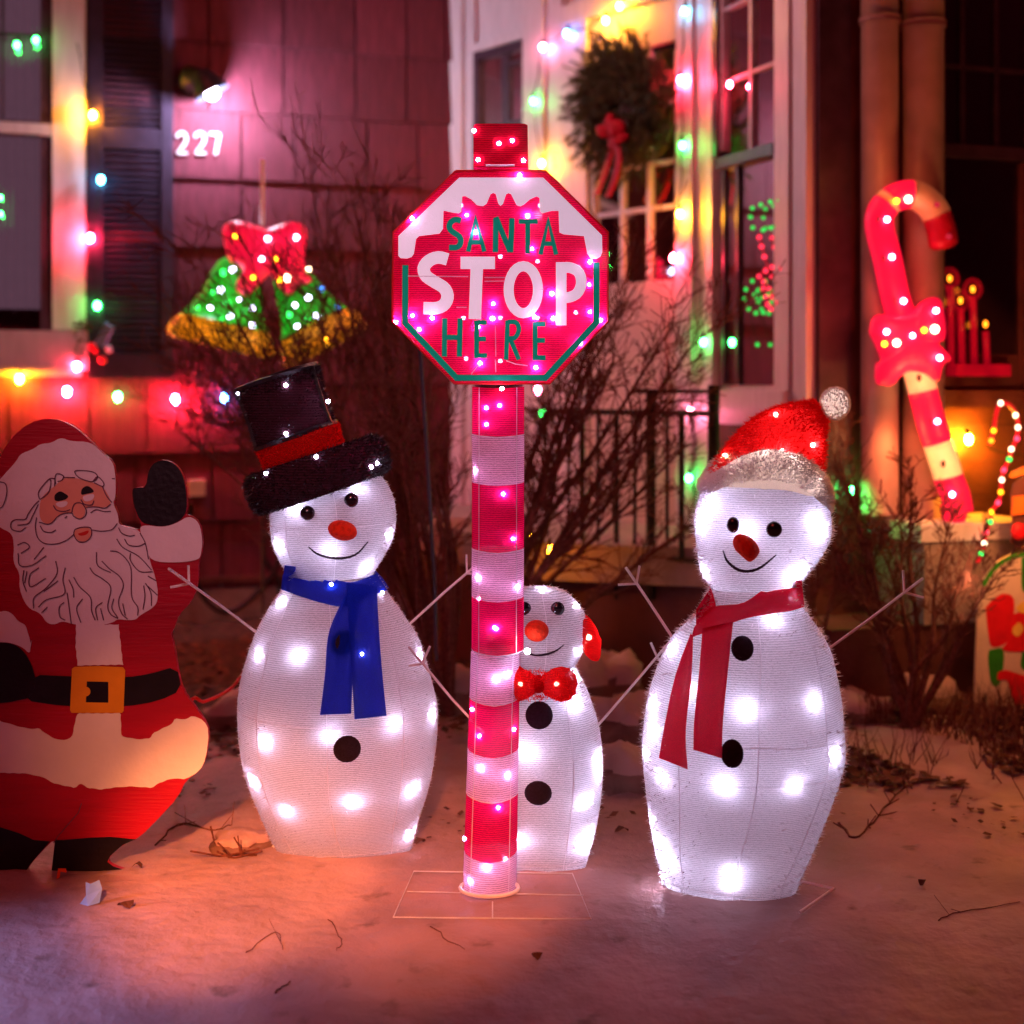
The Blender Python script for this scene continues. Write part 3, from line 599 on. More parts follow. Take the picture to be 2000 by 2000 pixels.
    O = [(955 + 100 * math.cos(a), 1185 + 160 * math.sin(a) * 1.0) for a in [i * math.pi / 14 for i in range(29)]]
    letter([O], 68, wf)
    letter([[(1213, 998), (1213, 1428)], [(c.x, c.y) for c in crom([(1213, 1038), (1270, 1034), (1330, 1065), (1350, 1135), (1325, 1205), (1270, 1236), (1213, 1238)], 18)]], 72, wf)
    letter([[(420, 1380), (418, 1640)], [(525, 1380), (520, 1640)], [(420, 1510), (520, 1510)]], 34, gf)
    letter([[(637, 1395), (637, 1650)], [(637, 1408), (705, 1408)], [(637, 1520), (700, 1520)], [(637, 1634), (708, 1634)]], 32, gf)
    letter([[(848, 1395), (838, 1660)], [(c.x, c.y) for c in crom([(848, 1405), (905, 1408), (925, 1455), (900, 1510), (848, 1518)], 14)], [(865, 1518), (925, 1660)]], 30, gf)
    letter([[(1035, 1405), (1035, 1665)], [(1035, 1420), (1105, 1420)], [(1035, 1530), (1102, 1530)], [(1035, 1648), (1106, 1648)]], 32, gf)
    for x, y in P([(790, 205), (880, 185), (622, 120), (650, 315), (955, 320)]): bulb('led', W(x, y, Ys) + Vector((0, -.047, 0)), .0038, 'sign', 140, t)
    for x, y in P([(930, 408), (200, 700), (570, 675), (630, 795), (985, 680), (1015, 905), (1410, 995), (750, 1280), (745, 1380), (200, 1360), (335, 1378), (245, 1455), (85, 1405), (650, 1440), (660, 1685), (1040, 1715), (1160, 1380), (1150, 1210), (1030, 1370), (1410, 1335), (1480, 1390), (1345, 1550), (1405, 1150)]):
        bulb('led', W(x, y, Ys) + Vector((0, -.0150, 0)), R.uniform(.0034, .0048), 'sign', 260, t)
    for x, y in P([(200, 700), (630, 795), (930, 408), (1410, 995), (335, 1378), (1160, 1380), (1150, 1210), (1030, 1370)]): bulb('led', W(x, y, Ys) + Vector((0, -.0265, 0)), .0036, 'sign', 110, t)
    for x, y in P([(810, 1858),]): bulb('led', W(x, y, Ys) + Vector((0, -.05, 0)), .0038, 'sign', 140, t)
    for seg in ([(170, 1092), (580, 1096)], [(690, 1102), (830, 1102)], [(690, 1128), (830, 1126)], [(500, 1305), (570, 1305)], [(840, 1668), (900, 1690), (985, 1702)], [(600, 1760), (655, 1690)], [(765, 1660), (768, 1745)], [(765, 1430), (768, 1640)]):
        mk('led_wire', *tube([W(x, y, Ys) + Vector((0, -.0225, 0)) for x, y in P(seg)], .0009, 4), M['wire_white'], t)
    for x, y in ((840, 420), (900, 400), (977, 385), (1055, 400), (1115, 425), (830, 520), (905, 510), (977, 500), (1050, 510), (1130, 520), (830, 610), (905, 620), (977, 620), (1050, 620), (1125, 610), (910, 700), (977, 705), (1045, 700)): bulb('led', W(x, y, Ys) + Vector((0, .010, 0)), .0042, 'sign', 48, t)  # extra bulbs added inside the panel to brighten the sign
    # wire ground frame
    fr = [gpt(*p) for p in ((768, 1800), (1155, 1802), (1118, 1712), (808, 1708))]; up = Vector((0, 0, .006))
    g = G(); g.add(*tube([p + up for p in fr + [fr[0]]], .0013, 5))
    g.add(*tube([gpt(795, 1748) + up, gpt(1140, 1755) + up], .0011, 5)); g.add(*tube([gpt(962, 1768) + up, gpt(962, 1802) + up], .0014, 5)); g.obj('base_frame', M['wire_grey'], t)
    c = gpt(955, 1762); g = G(); n = 24
    for rr, zz in ((.056, .0), (.056, .008)): pass
    ring = [Vector((c.x + .058 * math.cos(2 * math.pi * i / n), c.y + .04 + .045 * math.sin(2 * math.pi * i / n), c.z + .012)) for i in range(n + 1)]; g.add(*tube(ring, .004, 6, False)); g.obj('base_ring', M['wire_white'], t)
sign()

# ---------------------------------------------------------------- painted plywood santa
def santa():
    b = gpt(110, 1703); Y = b.y + .01
    t = root('santa_cutout', (b.x, Y, b.z), 'painted plywood santa cutout waving a black mitten, white beard and gold belt buckle', 'cutout')
    A = lambda l: mp(l, .2329, 0, 800)
    B = lambda l: mp(l, .3106, 0, 1200)
    out = A([(-260, 1000), (-200, 760), (-90, 560), (0, 430), (60, 300), (160, 180), (270, 105), (390, 72), (520, 88), (640, 150), (770, 265), (860, 360), (955, 430), (978, 560), (978, 740), (952, 775), (1000, 880), (1002, 965), (1090, 985), (1175, 1010), (1195, 955), (1150, 880), (1120, 740), (1118, 660), (1160, 650), (1235, 650), (1250, 520), (1300, 440), (1380, 415), (1470, 450), (1530, 520), (1563, 640), (1575, 800), (1562, 880), (1600, 885), (1680, 940), (1708, 1100), (1692, 1220), (1670, 1255), (1665, 1480), (1600, 1620), (1500, 1720), (1455, 1850)])
    out += B([(1078, 110), (1100, 200), (1118, 320), (1150, 470), (1240, 590), (1290, 660), (1320, 730), (1300, 900), (1260, 980), (1170, 1040), (1120, 1150), (1000, 1280), (880, 1400), (780, 1440), (700, 1510), (680, 1550), (720, 1580), (820, 1612), (330, 1604), (352, 1440), (350, 1418), (325, 1425), (200, 1560), (168, 1612), (0, 1632), (-250, 1640), (-350, 1500), (-420, 1200), (-480, 800), (-430, 450), (-520, 100)]) + [(-150, 1080)]
    def zig(P, amp=1.6, step=9, closed=True):
        o = []
        for i in range(len(P) if closed else len(P) - 1):
            a = Vector(P[i]); b_ = Vector(P[(i + 1) % len(P)]); n = max(1, int((b_ - a).length / step)); d = (b_ - a).normalized(); q = Vector((-d.y, d.x))
            for k in range(n): v = a.lerp(b_, k / n) + q * (amp * (1 if (k % 2) else -.6) if n > 1 else 0); o.append((v.x, v.y))
        return o
    def soft(P, k=2):
        for _ in range(k): P = [q for i in range(len(P)) for q in ((P[i][0] * .75 + P[(i + 1) % len(P)][0] * .25, P[i][1] * .75 + P[(i + 1) % len(P)][1] * .25), (P[i][0] * .25 + P[(i + 1) % len(P)][0] * .75, P[i][1] * .25 + P[(i + 1) % len(P)][1] * .75))]
        return P
    def lay(name, P, m, lv, par=None):
        if name in ('fur_and_beard', 'face', 'mitten', 'cuff', 'eye', 'eye_white', 'nose', 'mouth', 'lip', 'belt', 'buckle_pin', 'coat_hem'): P = soft(P, 1 if name in ('belt', 'coat_hem') else 2)
        return mk(name, *plate(P, Y, .0010, .0066 + .0007 * lv), M[m], par or t)
    mk('plywood_board', *plate(soft(out, 1), Y, .012, .006), M['sred'], t)
    hat_and_beard = A([(-120, 760), (-40, 640), (50, 540), (150, 430), (180, 370), (290, 330), (350, 285), (440, 280), (520, 230), (600, 265), (770, 268), (860, 360), (955, 430), (978, 560), (978, 740), (952, 775), (1000, 880), (1002, 965), (1090, 985), (1180, 1010), (1240, 1120), (1260, 1250), (1310, 1400), (1330, 1500), (1330, 1600), (1290, 1660), (1180, 1720), (1150, 1755), (1090, 1762), (990, 1750), (960, 1780), (830, 1810), (640, 1800), (530, 1765), (470, 1800), (400, 1785), (350, 1700), (240, 1660), (170, 1500), (180, 1370), (120, 1280), (130, 1130), (110, 1030), (10, 990), (-60, 900)])
    hb = lay('fur_and_beard', hat_and_beard, 'swhite', 1)
    fc = lay('face', A([(345, 760), (400, 690), (470, 640), (550, 565), (640, 570), (760, 600), (870, 640), (920, 720), (945, 780), (900, 820), (730, 815), (700, 860), (620, 860), (530, 870), (480, 910), (430, 955), (380, 950), (340, 900)]), 'sskin', 2)
    for n_, P_, m_ in (('eye', [(470, 770), (466, 715), (495, 690), (520, 680), (555, 700), (590, 725), (560, 755)], 'sblack'), ('eye_white', [(475, 776), (580, 760), (575, 800), (530, 820), (490, 808)], 'swhite'),
                       ('eye', [(690, 715), (692, 670), (715, 645), (750, 634), (800, 675), (790, 695), (730, 705)], 'sblack'), ('eye_white', [(698, 722), (800, 698), (800, 740), (760, 768), (715, 765)], 'swhite')):
        lay(n_, A(P_), m_, 3, fc)
    lay('nose', A([(675 + 52 * math.cos(a), 848 + 62 * math.sin(a)) for a in [i * math.pi / 8 for i in range(16)]]), 'sskin', 4, fc)
    mo = lay('mouth', A([(640, 1000), (700, 985), (770, 988), (778, 1050), (735, 1100), (670, 1102), (632, 1045)]), 'sskin', 3)
    lay('lip', A([(660, 1035), (700, 1025), (762, 1003), (745, 1045), (685, 1058)]), 'slip', 4, mo)
    lay('mitten', A([(1120, 740), (1120, 657), (1160, 652), (1235, 650), (1250, 520), (1300, 440), (1380, 417), (1470, 450), (1530, 520), (1563, 640), (1575, 800), (1560, 880), (1500, 940), (1380, 980), (1250, 960), (1185, 935), (1140, 830)]), 'sblack', 2)
    lay('cuff', A([(1195, 960), (1380, 985), (1500, 945), (1590, 884), (1680, 940), (1708, 1100), (1692, 1220), (1670, 1255), (1520, 1280), (1262, 1270), (1240, 1120), (1180, 1020)]), 'swhite', 3)
    lay('cuff', zig(A([(-160, 1720), (60, 1680), (120, 1710), (160, 1770), (225, 1800), (262, 1920), (268, 1960)]) + B([(210, 150), (195, 245), (150, 200), (80, 175), (0, 170), (-180, 175)]), .5, 12), 'swhite', 2)
    lay('mitten', B([(-200, 170), (30, 168), (120, 190), (170, 240), (208, 310), (225, 372), (240, 420), (200, 520), (130, 532), (60, 550), (-200, 560)]), 'sblack', 4)
    lay('belt', B([(200, 373), (450, 385), (800, 392), (950, 370), (1117, 320), (1150, 470), (1000, 540), (790, 575), (440, 575), (130, 530)]), 'sblack', 3)
    bk = lay('buckle', B([(462, 335), (480, 324), (620, 320), (780, 326), (795, 345), (785, 600), (775, 612), (460, 612), (450, 595)]), 'sgold', 4)
    lay('buckle_hole', B([(556, 415), (690, 418), (690, 548), (550, 545)]), 'sblack', 5, bk)
    lay('buckle_pin', B([(548 + 31 * math.cos(a), 478 + 31 * math.sin(a)) for a in [i * math.pi / 8 for i in range(16)]]), 'sgold', 6, bk)
    lay('coat_front', zig(B([(485, 60), (752, 60), (765, 190), (780, 312), (495, 318), (482, 200)]), .7, 8), 'swhite', 0.5)
    lay('coat_hem', zig(B([(-300, 620), (0, 662), (90, 690), (190, 715), (250, 710), (340, 775), (420, 785), (460, 765), (485, 640), (500, 616), (765, 616), (770, 760), (860, 780), (950, 775), (970, 740), (1030, 710), (1090, 680), (1105, 650), (1180, 655), (1245, 600)]), .9, 9, False) + B([(1290, 662), (1320, 730), (1300, 900), (1260, 980)]) + zig(B([(1170, 1030), (1090, 1025), (1000, 1055), (960, 1085), (860, 1075), (760, 1078), (640, 1095), (560, 1085), (510, 1055), (480, 1085), (340, 1055), (300, 1025), (190, 995), (0, 990), (-300, 980)]), .9, 9, False), 'swhite', 1)
    lay('boot', B([(354, 1412), (400, 1412), (560, 1398), (700, 1392), (860, 1408), (780, 1440), (700, 1510), (680, 1550), (720, 1578), (815, 1610), (332, 1603)]), 'sblack', 1)
    lay('boot', B([(-240, 1300), (0, 1328), (130, 1370), (220, 1412), (322, 1420), (200, 1560), (168, 1611), (0, 1631), (-240, 1638)]), 'sblack', 1)
    g = G(); lines = [
        [(345, 750), (335, 700), (360, 650), (425, 580), (470, 575)], [(350, 750), (420, 690), (440, 600), (425, 580)], [(470, 640), (478, 550), (505, 535), (545, 555), (530, 590), (495, 600)], [(470, 575), (480, 620)],
        [(650, 545), (640, 515), (680, 507), (790, 520), (830, 560), (790, 600), (730, 590), (680, 570), (650, 545)], [(790, 600), (830, 560), (880, 610), (870, 640), (800, 610)], [(545, 565), (640, 568)], [(870, 640), (905, 720), (950, 775)],
        [(340, 760), (300, 800), (250, 870), (225, 915), (140, 920), (105, 950), (115, 1000), (180, 1015), (230, 985)], [(335, 790), (290, 880), (250, 950), (160, 965)], [(320, 900), (310, 980), (330, 1070), (390, 1118), (490, 1120), (570, 1090), (635, 1040)],
        [(350, 970), (380, 1015), (440, 1025), (480, 1005)], [(340, 940), (430, 955), (500, 890), (560, 865), (615, 865), (630, 890), (680, 912), (725, 890), (735, 840), (700, 785), (650, 780), (625, 810), (615, 860)],
        [(735, 815), (820, 812), (890, 822), (940, 790)], [(770, 862), (820, 835), (880, 850), (940, 850)], [(785, 1005), (870, 1015), (950, 1000), (995, 950)], [(555, 905), (575, 890)],
        [(640, 1000), (632, 1045), (670, 1102), (735, 1100), (778, 1050), (770, 988), (700, 982), (640, 1000)], [(460, 800), (490, 840), (550, 850), (600, 835)], [(690, 750), (720, 790), (780, 795), (800, 760)],
        [(1005, 985), (1030, 1030), (1090, 1055), (1140, 1050)], [(1055, 1080), (1090, 1130), (1170, 1140), (1230, 1115)], [(990, 1080), (1040, 1150), (1150, 1210), (1210, 1260), (1280, 1340)], [(1185, 1030), (1230, 1120), (1255, 1250)],
        [(935, 1180), (1000, 1190), (1070, 1250), (1110, 1340), (1115, 1560), (1165, 1650), (1165, 1720)], [(820, 1190), (825, 1290), (870, 1330), (940, 1360)], [(865, 1265), (930, 1330), (1010, 1390), (1045, 1470), (1005, 1600), (1030, 1700), (1080, 1750)],
        [(765, 1320), (800, 1370), (880, 1420), (940, 1490), (915, 1640), (940, 1710), (1000, 1745)], [(630, 1400), (680, 1480), (770, 1570), (780, 1680), (810, 1760)], [(590, 1420), (625, 1500), (630, 1570)], [(560, 1320), (540, 1420), (550, 1540), (400, 1590), (335, 1650)],
        [(480, 1265), (490, 1370), (400, 1490), (300, 1570), (295, 1660)], [(395, 1410), (270, 1480), (265, 1380), (340, 1320)], [(500, 1430), (380, 1520)], [(215, 1340), (205, 1430), (235, 1520)], [(165, 1200), (180, 1300), (280, 1300), (400, 1220)], [(160, 1130), (220, 1110), (260, 1150), (190, 1200)],
        [(300, 1250), (380, 1150)], [(240, 1350), (220, 1450)], [(575, 1530), (590, 1640), (610, 1790)], [(550, 1610), (510, 1650), (515, 1730), (560, 1760)], [(410, 1650), (360, 1700)], [(705, 1580), (655, 1660), (690, 1780)], [(870, 1610), (815, 1660), (830, 1760)], [(855, 1660), (880, 1760)], [(965, 1580), (950, 1660), (1000, 1740)],
        [(1040, 1620), (1060, 1720)], [(1215, 1470), (1225, 1560), (1210, 1670)], [(1230, 1450), (1275, 1530), (1280, 1640)], [(1250, 1390), (1320, 1430)], [(1250, 1475), (1330, 1550)], [(1105, 1200), (1105, 1260), (1180, 1350), (1290, 1355)], [(0, 600), (60, 620), (70, 700), (40, 800), (0, 830)], [(950, 575), (975, 578)]]
    for l in lines:
        q = crom(A(l), max(6, 5 * len(l))); g.add(*stroke([(v.x, v.y) for v in q], 1.9, Y, .0006, .0066 + .0007 * 4.5))
    g.add(*stroke(B([(520, 1180), (500, 1240), (430, 1320), (370, 1390), (345, 1430)]), 1.6, Y, .0006, .0075))
    tag(g.obj('painted_outline', M['sline'], t), kind='stuff')
    g = G(); g.add(*boxv((b.x - .25, Y + .02, b.z), (.03, 0, 0), (0, .02, 0), (0, 0, .9))); g.add(*boxv((b.x - .25, Y + .03, b.z + .55), (.02, 0, 0), (0, .4, -.55), (0, .02, .02))); g.obj('back_stake', M['brown'], t)
santa()

# ---------------------------------------------------------------- house
house = root('house', (0, 5.4, 0), 'house front with mauve shingles, white entry, bay window and brown siding', 'house')
class Wall:
    def __init__(s, x, y, dx, dy):
        l = math.hypot(dx, dy); s.x, s.y, s.dx, s.dy = x, y, dx / l, dy / l; s.n = Vector((s.dy, -s.dx, 0)); s.d = Vector((s.dx, s.dy, 0))
    def s(w_, px): k = (px - CX) / F; return (k * w_.y - w_.x) / (w_.dx - k * w_.dy)
    def z(w_, px, py): return H - (py - HY) / F * (w_.y + w_.dy * w_.s(px))
    def pt(w_, s, o, z): return Vector((w_.x + w_.dx * s, w_.y + w_.dy * s, z)) + w_.n * o
    def at(w_, px, py, o=0.0):
        s_ = w_.s(px); p = w_.pt(s_, o, 0); k = (px - CX) / F
        # keep the point on the sight line at its own depth
        x0 = Vector((w_.x, w_.y, 0)) + w_.n * o; t = (k * x0.y - x0.x) / (w_.dx - k * w_.dy); p = x0 + w_.d * t; return Vector((p.x, p.y, H - (py - HY) / F * p.y))
    def box(w_, px0, px1, py0, py1, o0, o1):
        s0, s1 = w_.s(px0), w_.s(px1); m = (px0 + px1) / 2; z1, z0 = w_.z(m, py0), w_.z(m, py1)
        return w_.bs(s0, s1, z0, z1, o0, o1)
    def bs(w_, s0, s1, z0, z1, o0, o1):
        return boxv(w_.pt(s0, o0, z0), w_.d * (s1 - s0), w_.n * (o1 - o0), (0, 0, z1 - z0))
W1 = Wall(-2.0, 5.2, 3.2, 1); e1 = W1.s(885)
c1 = W1.pt(e1, 0, 0)
W2 = Wall(c1.x, c1.y, .9, -1); e2 = W2.s(1400); c2 = W2.pt(e2, 0, 0)
W3 = Wall(c2.x, c2.y, .42, -1); e3 = W3.s(1592); c3 = W3.pt(e3, 0, 0)
W4 = Wall(c3.x, c3.y, 3.2, 1)
TOP = 3.6
def hp(name, vf, m, par=house, sm_=False): return mk(name, *vf, M[m], par, sm_)
# shingled wall, left
wall1 = hp('shingled_wall', W1.bs(-1.6, e1, 0.0, TOP, -.15, 0), 'brown')
zf = 1.843 - .277 * 6      # top of the foundation
hp('foundation_wall', W1.bs(-1.6, e1 - .002, -.05, zf + .02, 0.002, .035), 'conc')
hp('foundation_ledge', W1.bs(-1.6, e1 - .002, zf + .02, zf + .045, 0.002, .055), 'brown')
cube = bpy.data.meshes.new('shingle'); V, Fc = boxv((0, 0, 0), (1, 0, 0), (0, 1, 0), (0, 0, 1)); cube.from_pydata([tuple(v) for v in V], [], Fc); cube.materials.append(M['siding'])
ang = math.atan2(W1.dy, W1.dx)
for k in range(7):
    z0 = 1.843 + .277 * (k - 6) + .03 * 0; s = -1.5 - R.random() * .3
    for_k = range(0)
for k in range(-6, 7):
    z0 = 1.843 + .277 * k; s = -1.0 - R.random() * .3
    if z0 > 1.1: s = W1.s(171)
    while s < e1:
        wd = R.choice((.30, .30, .30, .17, .22)) ; s1 = min(s + wd, e1)
        if s1 - s > .03:
            o = bpy.data.objects.new('shingle', cube); C.objects.link(o); o.parent = wall1
            p = W1.pt(s + .003, .004, z0 + R.uniform(-.003, .003)); o.location = p - base(wall1)
            o.scale = (s1 - s - .008, -.012, .290); o.rotation_euler = (math.radians(-3.6 + R.uniform(-.6, .6)), 0, ang); o.location += W1.n * .024
        s = s1
# left window
wn = hp('window', W1.box(-250, 84, -160, 640, .03, .036), 'glass')
hp('curtain', W1.box(-250, 60, -160, 520, -.02, -.01), 'dark', wn)  # dark sheet standing for room shade, not cloth
g = G()
for i in range(60):
    pass
cv = []; cf = []
for i in range(120):
    s_ = W1.s(-250) + (W1.s(84) - W1.s(-250)) * i / 119; o_ = .012 + .008 * math.sin(i * .9) + .004 * math.sin(i * 2.3)
    cv += [W1.pt(s_, o_, 1.14), W1.pt(s_, o_, 2.6)]
cf = [(2 * i, 2 * i + 2, 2 * i + 3, 2 * i + 1) for i in range(119)]
mk('curtain', cv, cf, M['curtain'], wn, True)
g = G()
for a in ((80, 102, -160, 645, .03, .055), (-250, 80, 236, 264, .036, .075), (-250, 84, -160, -150, .03, .05), (4, 9, -160, 236, .036, .046), (-250, 80, 62, 68, .036, .046)): g.add(*W1.box(*a))
g.obj('sash', M['sash'], wn)
hp('meeting_rail', W1.box(-250, 101, 240, 262, .056, .080), 'trim', wn)
hp('window_casing', W1.box(103, 168, -160, 645, .02, .060), 'trim', wn)
hp('window_sill', W1.box(-250, 172, 646, 722, .02, .095), 'trim', wn); hp('sill_apron', W1.box(-250, 160, 722, 735, .02, .06), 'trim', wn)
# shutter
sh = hp('shutter', W1.box(172, 202, -160, 738, .03, .065), 'shutter')
hp('stile', W1.box(314, 337, -160, 738, .03, .065), 'shutter', sh)
for a in ((202, 314, 258, 296, .03, .062), (202, 314, 694, 738, .03, .062)): hp('rail', W1.box(*a), 'shutter', sh)
hp('shutter_back', W1.box(202, 314, -160, 738, .024, .03), 'shutter', sh)
s0, s1 = W1.s(202), W1.s(314); zlo, zhi = W1.z(258, 692), W1.z(258, -150); pitch = 12.4 / F * 5.35
z = zlo; mid0, mid1 = W1.z(258, 298), W1.z(258, 256); sl_mesh = None; i = 0
slen = s1 - s0
V, Fc = boxv((0, 0, 0), (slen, 0, 0), (0, -.026, -.016), (0, .0, .006)); sl_mesh = bpy.data.meshes.new('slat'); sl_mesh.from_pydata([tuple(v) for v in V], [], Fc); sl_mesh.materials.append(M['shutter'])
while z < zhi:
    if not (mid0 - .01 < z < mid1 - .004):
        o = bpy.data.objects.new('slat', sl_mesh); C.objects.link(o); o.parent = sh; o.location = W1.pt(s0, .032, z + .016) - base(sh); o.rotation_euler = (0, 0, ang)
    z += pitch
# entry wall
ew = hp('entry_wall', W2.bs(0.0, e2, 0.3, TOP, -.12, 0), 'trim')
hp('corner_trim', W2.box(886, 912, -200, 1120, .002, .03), 'trim', ew); hp('corner_trim', W2.box(916, 933, -200, 1120, .002, .02), 'trim', ew)
sd = hp('sidelight_window', W2.box(934, 1036, 92, 1050, .004, .010), 'glass', house)
hp('room_tone_sheet', W2.box(934, 1036, 92, 1050, .0012, .003), 'dark', sd)
g = G()
for a in ((934, 944, 92, 1050, .01, .028), (1028, 1036, 92, 1050, .01, .028), (944, 1028, 92, 108, .01, .028), (944, 1028, 242, 250, .01, .024), (988, 1002, 108, 242, .01, .024), (988, 1002, 250, 1050, .01, .024), (1002, 1028, 118, 128, .01, .020)): g.add(*W2.box(*a))
g.obj('sash', M['sash'], sd)
hp('casing_head', W2.box(922, 1046, 74, 91, .002, .035), 'trim', sd)
hp('door_pilaster', W2.box(1038, 1078, -200, 1120, .003, .05), 'trim', ew); hp('door_pilaster', W2.box(1082, 1108, -200, 1120, .003, .035), 'trim', ew)
hp('door_casing', W2.box(1112, 1160, 20, 1120, .003, .045), 'trim', ew); hp('door_casing', W2.box(1338, 1368, -200, 1120, .003, .05), 'trim', ew); hp('door_head', W2.box(1112, 1368, -20, 18, .003, .05), 'trim', ew)
hp('corner_post', W2.box(1370, 1396, -200, 1120, .003, .03), 'trim', ew)
dr = hp('door', W2.box(1163, 1336, 552, 1100, .004, .03), 'door')
hp('door_rail', W2.box(1163, 1336, 22, 100, .004, .03), 'door', dr); hp('door_stile', W2.box(1163, 1172, 100, 552, .004, .03), 'door', dr); hp('door_stile', W2.box(1328, 1336, 100, 552, .004, .03), 'door', dr)
for i in range(3):
    for j in range(4):
        xa = 1172 + i * 52; ya = 100 + j * 113
        hp('pane', W2.box(xa, xa + 52, ya, ya + 113, .010, .014), 'glass', dr)
hp('room_tone_sheet', W2.box(1172, 1328, 100, 552, .0012, .003), 'dark', dr)
for xx in (1219, 1272): hp('muntin', W2.box(xx, xx + 8, 100, 552, .015, .026), 'trim', dr)
for yy in (210, 322, 408): hp('muntin', W2.box(1172, 1328, yy, yy + 9, .015, .024), 'trim', dr)
hp('door_panel', W2.box(1190, 1312, 640, 1040, .031, .038), 'door', dr)
# porch
pz1, pz0 = .50, .38
pf = c1 + Vector((.05, -.3, 0))
V = []; poly = [(-.25, 5.7), (-.35, 4.95), (.02, 4.30), (.62, 4.12), (c2.x, c2.y), ]
def prism(poly, z0, z1):
    n = len(poly); V = [(x, y, z0) for x, y in poly] + [(x, y, z1) for x, y in poly]; return V, [tuple(range(n)), tuple(range(2 * n - 1, n - 1, -1))] + [(i, (i + 1) % n, (i + 1) % n + n, i + n) for i in range(n)]
pz = hp('porch_slab', prism(poly, pz0, pz1), 'conc')
hp('porch_skirt', prism([(x * 1.0, y + .06) for x, y in poly[:-1]] + [poly[-1]], -.05, pz0), 'brown')
hp('threshold', W2.box(1100, 1380, 1050, 1085, .003, .10), 'conc')
# bay side with tall sash window
bw = hp('bay_wall', W3.bs(0.001, e3, 0.0, TOP, -.12, 0), 'trim')
bwin = hp('bay_window', W3.box(1410, 1530, -160, 752, .004, .010), 'glass')
hp('room_tone_sheet', W3.box(1410, 1530, -160, 752, .0012, .003), 'dark', bwin)
g = G()
for a in ((1410, 1418, -160, 310, .011, .04), (1418, 1531, 296, 318, .011, .045), (1418, 1424, 318, 752, .011, .02), (1446, 1452, 318, 752, .011, .022)): g.add(*W3.box(*a))
g.obj('sash', M['sash'], bwin)
g = G()
for a in ((1418, 1424, -160, 296, .011, .024), (1474, 1480, -160, 296, .011, .024), (1424, 1530, 138, 146, .011, .022), (1424, 1530, -8, 0, .011, .022)): g.add(*W3.box(*a))
g.obj('muntin', M['sash_w'], bwin)
hp('window_casing', W3.box(1532, 1560, -160, 760, .003, .04), 'trim', bwin); hp('window_casing', W3.box(1563, 1590, -160, 830, .003, .03), 'trim', bwin); hp('window_casing', W3.box(1400, 1409, -160, 760, .003, .04), 'trim', bwin)
hp('window_sill', W3.box(1400, 1560, 764, 800, .003, .06), 'trim', bwin)
hp('lower_panel', W3.box(1400, 1592, 832, 1300, .003, .02), 'brown', bw)
# right front
rw = hp('brown_wall', W4.bs(0.001, 1.6, 0.0, TOP, -.12, 0), 'brown')
for i in range(14):
    z0 = .42 + i * .115
    if z0 > 1.0: break
    o = hp('clapboard', W4.bs(.09, 1.6, z0, z0 + .112, .003, .016), 'brown', rw)
hp('corner_board', W4.box(1594, 1656, -200, 1100, .002, .02), 'sash')
for xa, xb, yb in ((1660, 1722, 1000), (1738, 1806, 1010)):
    cs = (W4.s(xa) + W4.s(xb)) / 2; r = (W4.s(xb) - W4.s(xa)) / 2; zt = W4.z(xa, -200); zb = W4.z(xa, yb)
    d = hp('downspout', tube([W4.pt(cs, r + .02, zb), W4.pt(cs, r + .02, zt)], r, 20), 'pipe', house, True)
    yj = 50 if xa < 1700 else 60
    hp('pipe_collar', tube([W4.pt(cs, r + .02, W4.z(xa, yj + 6)), W4.pt(cs, r + .02, W4.z(xa, yj - 6))], r + .006, 20), 'pipe', d, True)
rwin = hp('front_window', W4.box(1822, 2120, -200, 752, .004, .010), 'glass'); hp('room_tone_sheet', W4.box(1822, 2120, -200, 752, .0012, .003), 'brown', rwin)  # red light on the panes put into a brown sheet
g = G()
for a in ((1808, 1822, -200, 752, .003, .03), (1822, 2120, 292, 316, .011, .035), (1870, 1876, -200, 292, .011, .022), (1936, 1942, -200, 292, .011, .022), (1996, 2002, -200, 292, .011, .022), (1822, 2120, 138, 146, .011, .022)): g.add(*W4.box(*a))
g.obj('sash', M['sash'], rwin)
hp('window_sill', W4.box(1800, 2120, 762, 795, .003, .06), 'brown', rwin); hp('inner_casing', W4.box(1984, 1992, 320, 752, .011, .025), 'brown', rwin)
# masonry planter in front of the right wall
pl_s0, pl_s1 = W4.s(1700), W4.s(1905)
plt = root('masonry_planter', W4.pt((pl_s0 + pl_s1) / 2, .2, 0), 'low tan masonry block at the foot of the downspouts', 'planter')
zt = W4.z(1800, 1022) ; zm = W4.z(1800, 1185)
mk('cap_slab', *W4.bs(pl_s0 - .02, pl_s1 + .01, zt - .02, zt + .03, .02, .30), M['trim'], plt)
mk('block_face', *W4.bs(pl_s0, pl_s1, zm, zt - .02, .02, .285), M['conc'], plt)
mk('block_base', *W4.bs(pl_s0 - .3, pl_s1 + .6, -.05, zm - .003, .02, .27), M['brown'], plt)

